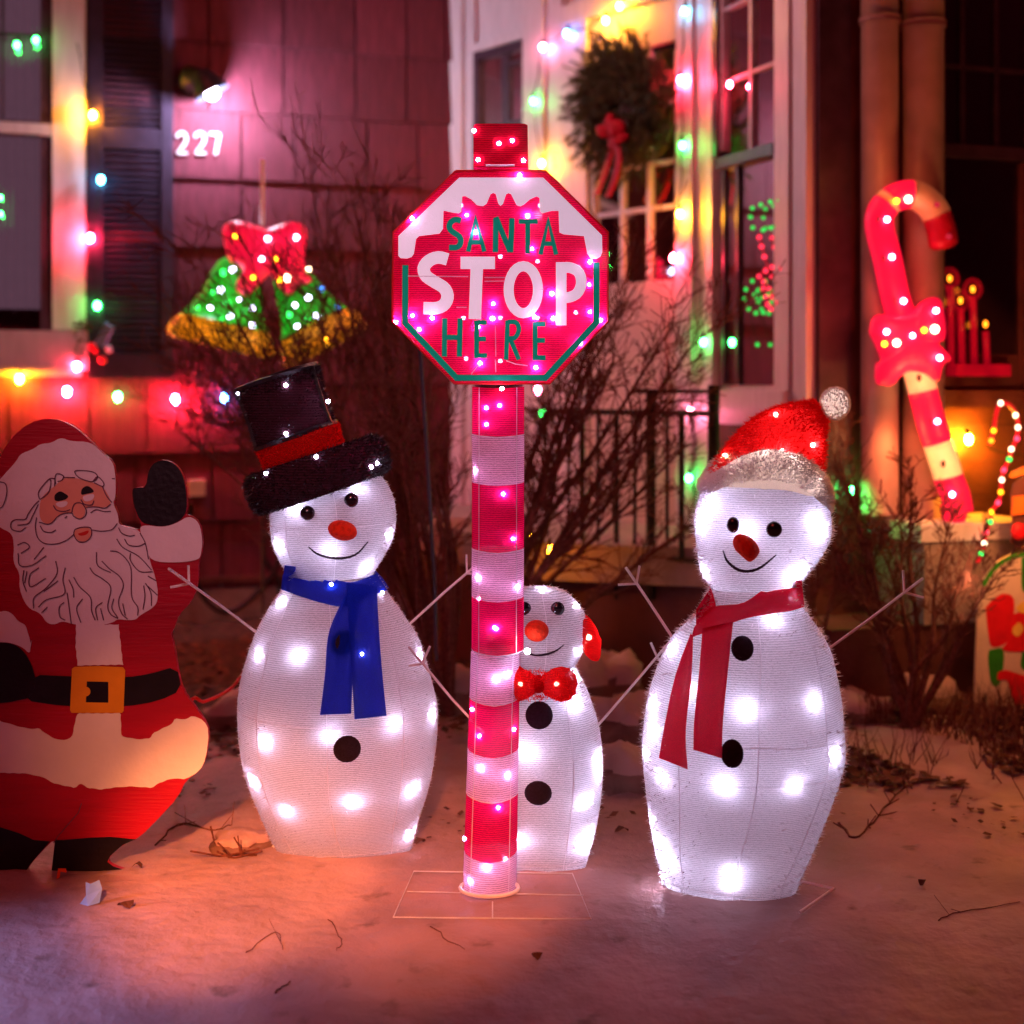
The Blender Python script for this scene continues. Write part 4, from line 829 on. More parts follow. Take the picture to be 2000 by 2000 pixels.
# ---------------------------------------------------------------- things on the house
t = root('wall_lamp', W1.at(400, 175, 0.0), 'dark dome wall lamp throwing a cold white light on the shingles', 'wall lamp')
pa = W1.at(372, 150, .02); pb = W1.at(395, 160, .12)
mk('bracket', *tube([W1.at(360, 172, .02), W1.at(375, 150, .06), W1.at(400, 150, .13)], [.04, .05, .03], 12), M['lampmetal'], t, True)
g = G(); ax0 = W1.at(390, 138, .15); ax1 = W1.at(432, 215, .155); ax = (ax1 - ax0).normalized()
mk('lamp_shade', *tube([ax0, ax0 + ax * .03, ax0 + ax * .07, ax0 + ax * .10], [.02, .045, .065, .074], 20, False), M['lampmetal'], t, True)
bulb('bulb', ax0 + ax * .098, .030, 'white', 30, t)
point('wall_lamp_light', ax0 + ax * .16 + W1.n * .06, 28, (0.80, 0.78, 1.0), .03)
# house number
t = root('house_number', W1.at(388, 280, .02), 'pale metal house number 227 on the shingles under the lamp', 'house number')
def digit(paths):
    g = G()
    for p in paths:
        q = [W1.at(x, y, .045) for x, y in p]
        for a_, b_ in zip(q, q[1:]): g.add(*tube([a_, b_], .0060, 6))
    g.obj('digit', M['trim'], t)
    return
for ox in (345, 381):
    digit([[(ox, 268), (ox + 5, 260), (ox + 14, 260), (ox + 19, 268), (ox + 17, 278), (ox + 2, 300), (ox + 21, 300)]])
digit([[(410, 262), (429, 262), (421, 302)]])
# outlet cover on the wall
t = W1.at(402, 952, .03); tag(mk('outlet_box', *W1.box(366, 398, 936, 966, .03, .075), M['cream']), 'small pale outlet box on the wall behind the raised mitten', 'outlet box')
# wreath with bow
wc = W2.at(1218, 205, .09); t = root('wreath', wc, 'dark fir wreath with a red bow hanging on the front door', 'wreath')
sW = wc.y / F; g = G(); rr = Vector((W2.dx, W2.dy, 0)); nn = W2.n; ex = 1 / W2.dx * 1.0
for _ in range(560):
    a = R.uniform(0, 2 * math.pi); rad = max(.08, min(.88, R.gauss(.56, .22))); p = W2.at(1217 + 98 * rad * math.cos(a), 212 + 142 * rad * math.sin(a), R.uniform(.05, .13))
    a2 = a + R.gauss(-.5, .6); d = (W2.d * math.cos(a2) - Vector((0, 0, 1)) * math.sin(a2) + nn * R.uniform(.1, .9)).normalized(); L = R.uniform(.05, .10)
    g.add(*tube([p, p + d * L], .0025, 3, False))
    for k in range(34):
        b_ = p + d * L * (k / 34) ; e = (d * .9 + Vector((R.gauss(0, 1), R.gauss(0, 1), R.gauss(0, 1))).normalized()).normalized() * R.uniform(.018, .034); q = e.cross(Vector((R.random(), R.random(), R.random()))).normalized() * .0019
        g.add([b_ - q, b_ + q, b_ + e], [(0, 1, 2)])
tag(g.obj('fir_needles', M['needle'], t), kind='stuff')
ring = [W2.at(1216 + 62 * math.cos(i * math.pi / 12), 205 + 92 * math.sin(i * math.pi / 12), .06) for i in range(25)]; mk('wreath_ring', *tube(ring, .04, 8, False), M['needle'], t, True)
def ribbon(P, o, par, wd=.016):
    q = crom([(a, b_) for a, b_ in P], 14); V = []
    for v in q:
        p = W2.at(v.x, v.y, o); V += [p - W2.d * wd, p + W2.d * wd, p + W2.d * wd + nn * -.003, p - W2.d * wd + nn * -.003]
    Fc = [(i * 4 + k, i * 4 + (k + 1) % 4, i * 4 + 4 + (k + 1) % 4, i * 4 + 4 + k) for i in range(len(q) - 1) for k in range(4)]
    return V, Fc
g = G(); g.add(*ribbon([(1195, 270), (1188, 310), (1178, 345), (1164, 382)], .15, t)); g.add(*ribbon([(1200, 270), (1208, 310), (1200, 350), (1186, 385)], .155, t))
for cx_, cy_, rx, rz, rt in ((1182, 258, 20, 13, .5), (1205, 250, 17, 18, -.4), (1212, 272, 18, 10, -.5), (1190, 238, 10, 18, .2)): g.add(*ell(W2.at(cx_, cy_, .15), rx * sW, .016, rz * sW, 12, 8, rt))
g.add(*ell(W2.at(1197, 262, .165), .013, .013, .014)); g.obj('bow', M['ribbon'], t, True)

# string lights ----------------------------------------------------
def string(label, wallpts, rr, off=.075, s=520, wire=True, name='string_lights', depth=None):
    """wallpts: (wall or distance, px, py, colour)"""
    P = []; KS = dict(green=.28, cyan=.16, blue=.16, yellow=1.4, red=1.9, orange=1.2, pink=.35)
    for wl, x, y, c in wallpts: P.append(wl.at(x, y, off) if isinstance(wl, Wall) else W(x, y, wl))
    t = root(name, P[0], label, 'string lights')
    for (wl, x, y, c), p in zip(wallpts, P):
        if c is None: continue
        bulb('bulb', p, rr, c, round(s * KS.get(c, 1)), t, 1.35)
        bk = p + (wl.n if isinstance(wl, Wall) else Vector((0, -1, 0))) * -.0 + Vector((R.uniform(-.01, .01), 0.004, rr * 1.7))
        mk('socket', *tube([p + Vector((0, 0, rr * 1.1)), bk + Vector((0, 0, rr * 1.4))], rr * .6, 6), M['socket'], t, True)
    if wire:
        Q = []
        for i in range(len(P) - 1):
            a, b_ = P[i], P[i + 1]; L = (b_ - a).length
            for k in range(8):
                u = k / 8; Q.append(a.lerp(b_, u) + Vector((R.uniform(-.004, .004), .004, rr * 2 - .12 * L * math.sin(math.pi * u))))
        Q.append(P[-1]); mk('cable', *tube(Q, .0025, 4), M['socket'], t)
    return t
string('coloured bulbs hanging down beside the dark shutter', [(W1, 150, 95, None), (W1, 181, 225, 'yellow'), (W1, 197, 351, 'cyan'), (W1, 176, 465, 'red'), (W1, 190, 597, 'green'), (W1, 168, 690, None), (W1, 150, 716, 'red')], .012, .095, 620)
string('coloured bulbs strung along the wall under the shutter and window', [(W1, -60, 760, None), (W1, 38, 740, 'yellow'), (W1, 131, 765, 'red'), (W1, 230, 775, 'green'), (W1, 343, 780, 'red'), (W1, 440, 777, 'blue'), (W1, 520, 760, None)], .013, .07, 900)
string('green bulbs across the left window', [(W1, -60, 60, None), (W1, 33, 88, 'green'), (W1, 70, 78, 'green'), (W1, 100, 60, None)], .010, .085, 400)
string('two small green bulbs low in the left window', [(W1, -40, 330, None), (W1, 1, 386, 'green'), (W1, 1, 418, 'green'), (W1, -30, 470, None)], .006)
string('bulbs over and down the left side of the door frame', [(W2, 1320, -10, None), (W2, 1210, 12, 'yellow'), (W2, 1183, 40, 'yellow'), (W2, 1107, 65, 'blue'), (W2, 1060, 92, 'pink'), (W2, 1042, 198, 'green'), (W2, 1058, 319, 'yellow'), (W2, 1050, 420, 'red')], .0105, .072, 560)
string('bulbs down the right side of the door frame', [(W2, 1345, -20, None), (W2, 1337, 22, 'cyan'), (W2, 1330, 156, 'red'), (W2, 1333, 284, 'green'), (W2, 1328, 418, 'yellow'), (W2, 1314, 503, 'red'), (W2, 1366, 560, None), (W2, 1374, 668, 'green'), (W2, 1372, 740, None), (W2, 1349, 805, 'pink'), (W2, 1360, 880, None), (W2, 1346, 934, 'green'), (W2, 1365, 980, None)], .0105, .072, 560)
string('bulbs low on the wall below the candy cane', [(W4, 1640, 930, None), (W4, 1660, 960, 'green'), (W4, 1705, 917, 'red'), (W4, 1795, 862, 'cyan'), (W4, 1892, 858, 'yellow'), (W4, 2010, 900, None)], .012, .07, 1300)
string('orange and green bulbs lying at the foot of the porch shrub', [(4.05, 1000, 1040, None), (4.05, 1033, 1053, 'yellow'), (4.1, 1075, 1075, 'orange'), (4.2, 1060, 808, 'green'), (4.2, 1050, 762, 'pink')], .011, 0, 150)
string('single red bulb hanging across the bay window', [(W3, 1405, 150, None), (W3, 1425, 165, 'red'), (W3, 1412, 190, None)], .0085, .05, 300)
# garland ornament at the end of the sill
t = root('hanging_ornament', W1.at(195, 665, .08), 'small hanging ornament with blue parcel and red ribbon at the shutter foot', 'ornament')
cc = W1.at(204, 655, .10); V, Fc = boxv((-.018, -.012, -.045), (.036, 0, 0), (0, .024, 0), (0, 0, .09)); Mr = Matrix.Rotation(math.radians(28), 3, 'Y'); mk('parcel', [Mr @ v + cc for v in V], Fc, M['scrap_b'], t)
for x, y, r_ in ((180, 676, .014), (200, 703, .015), (186, 684, .012)): mk('berry', *ell(W1.at(x, y, .10), r_ * 1.2, r_, r_, 12, 8, .4), M['cred'], t, True)
mk('white_bead', *ell(W1.at(212, 682, .10), .014, .014, .016, 12, 8), M['trim'], t, True)
g = G()
for _ in range(160):
    p = W1.at(R.uniform(146, 178), R.uniform(630, 700), R.uniform(.06, .1)); d = Vector((R.gauss(0, 1), R.gauss(0, .5), R.gauss(0, 1))).normalized() * .025; q = d.cross(Vector((0, 1, 0))).normalized() * .004; g.add([p - q, p + q, p + d], [(0, 1, 2)])
tag(g.obj('leaves', M['needle'], t), kind='stuff')

# bead ornament in the bay window
t = root('bead_ornament', W3.at(1480, 500, .05), 'strings of green and red light beads hanging in the bay window', 'ornament')
P4 = lambda l: mp(l, .3623, 1300, 0)
for x, y in P4([(612, 1080), (565, 1088), (513, 1104), (468, 1122), (458, 1170), (470, 1228), (525, 1240), (568, 1228), (595, 1222), (468, 1515), (433, 1560), (427, 1612), (447, 1665), (487, 1688), (527, 1685), (480, 1590), (497, 1570), (515, 1605), (500, 1630), (495, 1858)]): bulb('green_bead', W3.at(x, y, .035), .0072, 'green', 1.8, t)
for x, y in P4([(505, 1280), (517, 1330), (533, 1385), (575, 1440), (625, 1448), (540, 1460), (505, 1490), (530, 1520), (555, 1555), (525, 1555), (575, 1600), (605, 1632), (568, 1665), (540, 1600), (550, 1640)]): bulb('red_bead', W3.at(x, y, .035), .0085, 'red', 2.4, t)
mk('red_tube', *tube([W3.at(x, y, .034) for x, y in P4([(505, 1262), (517, 1330), (533, 1385), (548, 1430), (625, 1446)])], .004, 6), M['candle'], t, True); mk('red_tube', *tube([W3.at(x, y, .034) for x, y in P4([(548, 1430), (505, 1490), (555, 1555), (605, 1632), (568, 1665)])], .004, 6), M['candle'], t, True)
mk('hanging_wire', *tube([W3.at(x, y, .034) for x, y in P4([(612, 1080), (513, 1104), (458, 1170), (470, 1228), (505, 1280), (533, 1385), (575, 1440), (505, 1490), (433, 1560), (447, 1665), (495, 1858)])], .0012, 4), M['socket'], t)

# candy cane blow mould
def puffy(P, Y, th, name, m, parent):
    n = len(P); cx_ = sum(p[0] for p in P) / n; cy_ = sum(p[1] for p in P) / n; V = []; Fc = []
    lv = [(.0, 1.0, 0), (.35, .95, 1), (.8, .8, 1), (1.0, .55, 1), (1.08, .25, 1)]
    for (d, k, _) in lv:
        for x, y in P: V.append(W(cx_ + (x - cx_) * k, cy_ + (y - cy_) * k, Y) + Vector((0, -th * d, 0)))
    for j in range(len(lv) - 1):
        for i in range(n): Fc.append((j * n + i, j * n + (i + 1) % n, (j + 1) * n + (i + 1) % n, (j + 1) * n + i))
    Fc.append(tuple((len(lv) - 1) * n + i for i in range(n)))
    nb = len(V)
    for x, y in P: V.append(W(cx_ + (x - cx_) * .96, cy_ + (y - cy_) * .96, Y) + Vector((0, th * .5, 0)))
    for i in range(n): Fc.append((i, nb + i, nb + (i + 1) % n, (i + 1) % n))
    Fc.append(tuple(nb + i for i in range(n))[::-1])
    return mk(name, V, Fc, M[m], parent, True)
def smoothP(P, n): q = crom(P + [P[0]], n + 1); return [(v.x, v.y) for v in q[:-1]]
def cane():
    Y = 4.02; t = root('candy_cane_light', W(1864, 1030, Y), 'large lit plastic candy cane with a red bow leaning by the right window', 'candy cane light')
    pts = [(1872, 1000), (1866, 968), (1853, 935), (1845, 906), (1818, 823), (1797, 741), (1778, 665), (1751, 589), (1733, 506), (1718, 444), (1722, 412), (1745, 388), (1782, 380), (1816, 400), (1835, 436), (1844, 486)]
    q = crom(pts, 90); bands = [(0, 8, 'plum_plas'), (8, 19, 'plum_plas'), (19, 25, 'cream_plas'), (25, 32, 'plum_plas'), (32, 38, 'cream_plas'), (38, 47, 'plum_plas'), (47, 62, 'plum_plas'), (62, 66, 'plum_plas'), (66, 74, 'plum_plas'), (74, 82, 'cream_dim'), (82, 89, 'red_dim')]
    bands = [(0, 13, 'plum_plas'), (13, 21, 'cream_plas'), (21, 28, 'plum_plas'), (28, 37, 'cream_plas'), (37, 62, 'plum_plas'), (62, 64, 'cream_dim'), (64, 71, 'plum_plas'), (71, 81, 'cream_dim'), (81, 89, 'red_dim')]
    for a, b_, m in bands:
        sub = q[a:b_ + 1]; V, Fc = tube([W(v.x, v.y, Y) for v in sub], [.0435 if i not in (89,) else .03 for i in range(a, b_ + 1)], 18); mk('cane_band', V, Fc, M[m], t, True)
    Pc = lambda l: mp(l, .2070, 1650, 320)
    bw_ = smoothP(Pc([(235, 1520), (260, 1450), (330, 1420), (480, 1430), (640, 1400), (720, 1300), (830, 1255), (910, 1290), (935, 1400), (955, 1560), (940, 1660), (890, 1700), (1005, 1830), (930, 1900), (880, 2060), (760, 1990), (600, 1960), (470, 2050), (300, 2080), (290, 1900), (340, 1860), (270, 1680), (230, 1600)]), 70)
    bo = puffy(bw_, Y - .04, .035, 'bow', 'plum_plas', t)
    puffy(smoothP([(1735, 680), (1760, 700), (1752, 745), (1725, 752), (1715, 720)], 20), Y - .03, .02, 'bow_tail', 'plum_plas', t)
    L1 = [((400, 525), 'white', 1), ((445, 878), 'white', 1), ((555, 1295), 'white', 1), ((860, 1385), 'white', 1), ((395, 1585), 'white', 1), ((640, 1620), 'white', .9), ((895, 1830), 'white', 1), ((490, 1690), 'warm', 1.3), ((375, 1700), 'yellow', 1), ((850, 1560), 'warm', 1.5), ((750, 1570), 'yellow', 1), ((600, 335), 'warm', 1.3), ((490, 350), 'yellow', 1)]
    for (x, y), c, k in L1:
        x2, y2 = Pc([(x, y)])[0]; bulb('bulb', W(x2, y2, Y - (.086 if y > 1320 else .053)), .0082 * k, c, 14, t)
    for x, y in ((1860, 966), (1831, 823)): bulb('bulb', W(x, y, Y - .05), .008, 'white', 14, t)
    for x, y in ((1830, 400), (1853, 462)): bulb('bulb', W(x, y, Y - .05), .009, 'red', 0.6, t)
    for x, y in ((1795, 738), (1842, 906)): point('cane_light', W(x, y, Y - .13), .35, (1, .55, .25), .015); mk('bulb_hole', *ell(W(x, y, Y - .045), .007, .004, .011, 10, 6), M['brown'], t, True)
    for x, y in ((1726, 505), (1749, 588), (1820, 823), (1716, 428)): mk('bulb_hole', *ell(W(x, y, Y - .045), .006, .004, .009, 10, 6), M['red_dim'], t, True)
    puffy(smoothP([(1838, 985), (1885, 985), (1888, 1005), (1870, 1030), (1845, 1030)], 20), Y, .03, 'foot', 'plum_plas', t)
    point('cane_light', W(1770, 600, Y - .22), 4.0, (1, .08, .05), .05)
    point('cane_light', W(1728, 320, Y - .10), .6, (1, .22, .06), .02); point('cane_light', W(1745, 860, Y - .02), 1.1, (1, .22, .06), .02)
cane()
# rope light cane
Pr = lambda l: mp(l, .2070, 1700, 720)
rp = Pr([(1120, 720), (1163, 585), (1175, 500), (1190, 410), (1230, 325), (1300, 335), (1360, 400), (1392, 500), (1390, 600), (1370, 690), (1330, 760), (1310, 855), (1260, 955), (1240, 1050), (1230, 1165), (1205, 1265), (1140, 1355), (1130, 1445), (1090, 1545), (1075, 1650), (1050, 1745), (1010, 1830)])
t = root('rope_light_cane', W(1915, 1095, 3.95), 'thin rope light bent into a candy cane beside the right hand cutout', 'rope light')
mk('rope_tube', *tube([W(v.x, v.y, 3.95) for v in crom(rp, 60)], .0065, 8), M['candle'], t, True)
for (x, y), c in zip(Pr([(1230, 325), (1163, 585), (1140, 680), (1370, 440), (1392, 555), (1383, 660), (1330, 760), (1310, 855), (1260, 955), (1240, 1050), (1230, 1165), (1205, 1265), (1140, 1355), (1130, 1445), (1090, 1545), (1075, 1650), (1050, 1745)]), ['warm', 'yellow', 'orange', 'warm', 'warm', 'red', 'warm', 'green', 'red', 'warm', 'yellow', 'red', 'yellow', 'green', 'red', 'warm', 'green']):
    bulb('rope_bulb', W(x, y, 3.94), .0082, c, 5, t)
# electric candles in the right window
t = root('electric_candles', W4.at(1890, 740, .10), 'group of red electric candles glowing in the right window', 'candle lights')
for x, y, g_ in ((1855, 544, 1), (1900, 565, 1), (1876, 587, 1), (1925, 633, 0)):
    mk('candle_tube', *tube([W4.at(x, y + 14, .05), W4.at(x + 3, 715, .05)], .011, 10), M['candle'], t, True)
    bulb('flame_bulb', W4.at(x, y, .05), .0075, 'orange', 5, t, 1.5)
    if g_:
        for rr_ in (.034, .024):
            c_ = W4.at(x, y, .05); ring = [c_ + W4.d * rr_ * math.cos(i * math.pi / 12) + Vector((0, 0, rr_ * math.sin(i * math.pi / 12))) for i in range(25)]; mk('reflected_halo_ring', *tube(ring, .0022, 5, False), M['candle'], t, True)  # reflected halo of each flame modelled as tinted tubes
mk('candle_base', *W4.box(1840, 1945, 712, 735, .02, .075), M['candle'], t)

# bells
def bell(ap, mo, rm, Y, parent, n=26):
    a = W(*ap, Y); m = W(*mo, Y); ax = (m - a); L = ax.length; ax.normalize(); u = ax.cross(Vector((0, 1, 0))).normalized(); v = ax.cross(u)
    def lathe(pr, name, mt):
        V = []
        for (k, r) in pr:
            for i in range(n):
                g = 2 * math.pi * i / n; V.append(a + ax * L * k + (u * math.cos(g) + v * math.sin(g) * .8) * r * rm / F * Y)
        Fc = [(j * n + i, j * n + (i + 1) % n, (j + 1) * n + (i + 1) % n, (j + 1) * n + i) for j in range(len(pr) - 1) for i in range(n)]
        Fc += [tuple(range(n)), tuple((len(pr) - 1) * n + i for i in range(n))[::-1]]
        return mk(name, V, Fc, M[mt], parent, True)
    lathe([(0, .05), (.03, .22), (.10, .36), (.25, .46), (.45, .55), (.62, .68), (.72, .80)], 'bell_body', 'green_plas')
    lathe([(.722, .80), (.82, .93), (.92, 1.0), (.97, .97), (.99, .9), (.95, .6)], 'bell_rim', 'amber_plas')
t = root('bell_light', W(513, 700, 5.0), 'pair of lit green plastic bells with a big red bow behind the shrub', 'bell light')
Yb = 5.0
bell((470, 500), (428, 680), 108, Yb, t); bell((556, 520), (638, 680), 92, Yb + .03, t)
P6 = lambda l: mp(l, .2847, 300, 350)
puffy(smoothP(P6([(468, 370), (490, 310), (560, 285), (640, 300), (780, 335), (880, 305), (960, 292), (1035, 325), (1052, 400), (1035, 520), (1045, 640), (1090, 690), (1000, 740), (930, 795), (860, 740), (800, 650), (740, 700), (640, 800), (560, 745), (610, 620), (520, 560), (490, 460)]), 70), Yb - .14, .05, 'bow', 'plum_plas', t)
for x, y, c, k in [(560, 390, 'yellow', .8), (783, 408, 'white', 1.1), (978, 400, 'white', 1.1), (742, 548, 'white', .9), (838, 548, 'yellow', .8), (683, 675, 'yellow', .8), (915, 680, 'warm', 1.5), (865, 690, 'yellow', 1.1), (1065, 615, 'warm', 1)]:
    px_, py_ = P6([(x, y)])[0]; bulb('bulb', W(px_, py_, Yb - .215), .0085 * k, c, 16, t)
for x, y, c, k in [(543, 620, 'white', 1.2), (460, 760, 'white', 1.2), (590, 825, 'white', .8), (390, 880, 'white', 1), (680, 885, 'white', 1), (525, 940, 'white', 1.1), (678, 1000, 'white', 1.1), (463, 1115, 'warm', 1.2), (1060, 812, 'white', 1.1), (970, 865, 'white', .9), (1120, 938, 'white', 1.1), (985, 1010, 'white', .9), (1185, 1100, 'yellow', .8), (1200, 1135, 'yellow', .6), (480, 640, 'green', 1.4), (405, 775, 'green', 1), (510, 850, 'green', 1.2), (620, 900, 'green', 1.2), (300, 880, 'green', 1), (460, 960, 'green', 1.1), (930, 930, 'green', 1.2), (1050, 960, 'green', 1), (380, 1090, 'orange', .9)]:
    px_, py_ = P6([(x, y)])[0]; bulb('bulb', W(px_, py_, Yb - .145 if c != 'green' else Yb - .13), .0085 * k, 'green' if (c == 'white' and False) else c, 16 if c != 'green' else 9, t)
for x, y in ((1150, 750), (1265, 880)): px_, py_ = P6([(x, y)])[0]; bulb('bulb', W(px_, py_, Yb - .1), .011, 'blue', 3.2, t)
for x, y in ((450, 560), (455, 610), (600, 600)): point('bell_glow', W(x, y, Yb - .23), .10, (.1, 1, .15), .01)
for x, y in ((375, 650), (620, 660)): point('bell_glow', W(x, y, Yb - .26), .22, (1, .45, .05), .01)
mk('hanging_rod', *tube([W(513, 312, Yb), W(512, 440, Yb)], .0085, 8), M['wire_grey'], t, True)
mk('support_pole', *tube([W(512, 440, Yb + .02), W(513, 1200, Yb + .02)], .006, 8), M['iron'], t, True)

# railing
t = root('iron_railing', (.45, 4.2, 0), 'black iron porch railing with upright bars', 'railing')
ra, rb = Vector((.08, 4.45, 0)), Vector((.640, 4.06, 0))
def rpx(px): 
    k = (px - CX) / F; d = rb - ra; s = (k * ra.y - ra.x) / (d.x - k * d.y); return ra + d * s
for y in (764, 806, 1088):
    a, b_ = rpx(1040 if y > 800 else 1240), rpx(1395); mk('rail', *tube([Vector((a.x, a.y, H - (y - HY) / F * 4.2)), Vector((b_.x, b_.y, H - (y - HY) / F * 4.2))], .0075 if y != 806 else .010, 8), M['iron'], t, True)
for px_, r_, y0, y1 in ((1065, .007, 806, 1090), (1111, .006, 806, 1120), (1137, .010, 800, 1120), (1168, .006, 806, 1090), (1204, .0095, 806, 1170), (1240, .006, 806, 1090), (1271, .0165, 760, 1170), (1303, .006, 806, 1090), (1331, .0095, 806, 1090), (1394, .019, 752, 1180)):
    p = rpx(px_); mk('post' if r_ > .012 else 'bar', *tube([Vector((p.x, p.y, H - (y0 - HY) / F * p.y)), Vector((p.x, p.y, H - (y1 - HY) / F * p.y))], r_, 8), M['iron'], t, True)
# thin garden pole left of the post
tag(mk('garden_pole', *tube([W(815, 600, 3.5), W(832, 850, 3.5), W(850, 1160, 3.5), Vector((W(852, 1290, 3.5)).to_tuple())], .0052, 8), M['lampmetal'], smooth=True), 'thin dark metal pole leaning behind the octagonal sign', 'pole')
tag(mk('power_cord', *tube(crom([W(520, 1230, 3.4), W(490, 1290, 3.3), W(450, 1345, 3.2), W(400, 1370, 3.1), W(370, 1378, 3.05), gpt(340, 1560)], 30), .004, 6), M['cred'], smooth=True), 'red-lit cord curving down between the santa cutout and the top hat snowman', 'cord')  # red light on the cord put into its paint
tag(mk('garden_hose', *tube(crom([W1.at(372, 985, .08), W1.at(375, 1100, .09), W1.at(400, 1170, .1), W1.at(450, 1195, .1), W1.at(510, 1150, .09), W1.at(545, 1090, .09), W1.at(520, 1040, .08), W1.at(515, 1090, .08), W1.at(545, 1140, .08), W1.at(540, 1230, .1)], 50), .010, 8), M['iron'], smooth=True), 'dark hose looping along the foundation wall', 'hose')

# right cutout
def rcut():
    Y = 3.85; t = root('painted_cutout', W(1975, 1400, Y), 'cream painted wooden figure with red and green flowers at the right edge', 'cutout')
    P = lambda l: mp(l, .2070, 1700, 1050); Q = lambda l: mp(l, .2070, 1700, 720)
    mk('wooden_board', *plate(P([(985, 1700), (985, 1500), (1000, 1050), (1015, 700), (1030, 520), (1080, 390), (1150, 300), (1220, 220), (1330, 165), (1449, 140), (1700, 160), (1850, 300), (1900, 700), (1900, 1700), (1230, 1700), (1240, 1480), (1180, 1640), (1110, 1600), (1080, 1450), (1040, 1560)]), Y, .014), M['cream'], t)
    def lay(n_, p_, m_, k=1): mk(n_, *plate(smoothP(p_, 4 * len(p_)), Y, .0014, .001 * k), M[m_], t)
    q = [(v.x, v.y) for v in crom(P([(1062, 460), (1110, 370), (1200, 260), (1320, 190), (1449, 155), (1650, 175)]), 16)]; mk('green_rim', *stroke(q, 9, Y, .002, .0022), M['cgreen'], t)
    lay('green_stripe', P([(1425, 190), (1500, 200), (1490, 490), (1430, 480)]), 'cgreen')
    lay('poinsettia_petal', P([(1085, 660), (1150, 590), (1250, 530), (1350, 575), (1345, 800), (1290, 980), (1150, 1030), (1110, 900)]), 'cred')
    lay('poinsettia_petal', P([(1350, 720), (1500, 690), (1560, 900), (1480, 1060), (1250, 1060), (1300, 960)]), 'cred', 2)
    lay('yellow_centre', P([(1370, 660), (1449, 600), (1560, 640), (1500, 710), (1400, 700)]), 'cyellow', 3); lay('yellow_centre', P([(1340, 850), (1400, 800), (1440, 860), (1390, 930), (1340, 900)]), 'cyellow', 3)
    lay('leaf', P([(1120, 1060), (1245, 1050), (1255, 1200), (1210, 1390), (1140, 1370), (1110, 1150)]), 'cgreen'); lay('leaf', P([(1430, 1080), (1530, 1100), (1500, 1250), (1420, 1220)]), 'cgreen')
    lay('poinsettia_petal', P([(1200, 1270), (1280, 1250), (1449, 1300), (1600, 1300), (1600, 1500), (1449, 1600), (1380, 1590), (1330, 1500), (1290, 1350), (1200, 1340)]), 'cred', 2)
    hd = mk('head', *plate(Q([(1330, 1640), (1350, 1500), (1350, 1380), (1330, 1200), (1360, 1080), (1440, 1020), (1700, 1020), (1700, 1700), (1400, 1690)]), Y + .012, .012), M['brown'], t)
    mk('hat_brim', *plate(Q([(1318, 1020), (1340, 975), (1449, 925), (1700, 925), (1700, 990), (1449, 995), (1340, 1030)]), Y, .012, .004), M['corange'], t)
    mk('face', *plate(Q([(1345, 1210), (1449, 1195), (1700, 1195), (1700, 1370), (1449, 1370), (1335, 1385)]), Y, .012, .002), M['corange'], t)
    mk('cheek', *ell(W(1990, 1038, Y - .01), .024, .012, .025, 16, 10), M['cred'], t, True)
    point('cutout_fill_light', W(2040, 900, Y - .25), 9, (1, .35, .10), .03); point('cutout_low_fill', W(1890, 1130, Y - .22), 1.6, (1, .5, .25), .03)  # unseen point lights added to brighten the cutout
rcut()

# ---------------------------------------------------------------- shrubs
def shrub(base_pts, targets, label, seed, spread=.9, twig=4, r0=.013, group=None):
    """stems grow from base to given target points, then fork into fine twigs"""
    rnd = random.Random(seed); b0 = Vector(base_pts[0]); t = root('bare_shrub', b0, label, 'shrub')
    def grow(g, p, d, L, r, lv):
        n = 5; P = [p]; D = [d.copy()]; rad = [r]
        for i in range(n):
            d = (d + Vector((rnd.gauss(0, .13), rnd.gauss(0, .13), rnd.gauss(.03, .12)))).normalized(); p = p + d * L / n; P.append(p); D.append(d.copy()); rad.append(max(.0013, r * (1 - .6 * (i + 1) / n)))
        g.add(*tube(P, rad, 5 if r > .004 else 3, False))
        if lv <= 0: return
        for k in range(rnd.randint(2, 4) if lv > 1 else rnd.randint(3, 6)):
            i = rnd.randint(1, n); ax = Vector((rnd.gauss(0, 1), rnd.gauss(0, 1), rnd.gauss(0, .6))).normalized()
            nd = (D[i] + ax * rnd.uniform(.45, .95)).normalized(); grow(g, P[i], nd, L * rnd.uniform(.45, .75), max(.0015, rad[i] * .7), lv - 1)
    for j, tg in enumerate(targets):
        b_ = Vector(base_pts[j % len(base_pts)]); tg = Vector(tg); g = G(); L = (tg - b_).length
        mid1 = b_.lerp(tg, .33) + Vector((rnd.gauss(0, .02), rnd.gauss(0, .03), L * .05)); mid2 = b_.lerp(tg, .66) + Vector((rnd.gauss(0, .02), rnd.gauss(0, .03), L * .03))
        P = crom([b_, mid1, mid2, tg], 14); rad = [r0 * (1 - .80 * i / 13) * rnd.uniform(.85, 1.1) for i in range(14)]; g.add(*tube(P, rad, 7))
        for i in range(4, 14):
            for _ in range(2 if i > 5 else 1):
                d = (P[i] - P[i - 1]).normalized(); ax = Vector((rnd.gauss(0, 1), rnd.gauss(0, .8), rnd.gauss(.15, .7))).normalized()
                grow(g, P[i], (d + ax * rnd.uniform(.35, .95)).normalized(), L * rnd.uniform(.10, .24) * spread, rad[i] * .55, 2 if i > 7 else 1)
        g.obj('branch', M['bark'], t)
gp = lambda x, y, Y: W(x, y, Y)
g0 = lambda x, Y: Vector(((x - CX) / F * Y, Y, gz((x - CX) / F * Y, Y)))
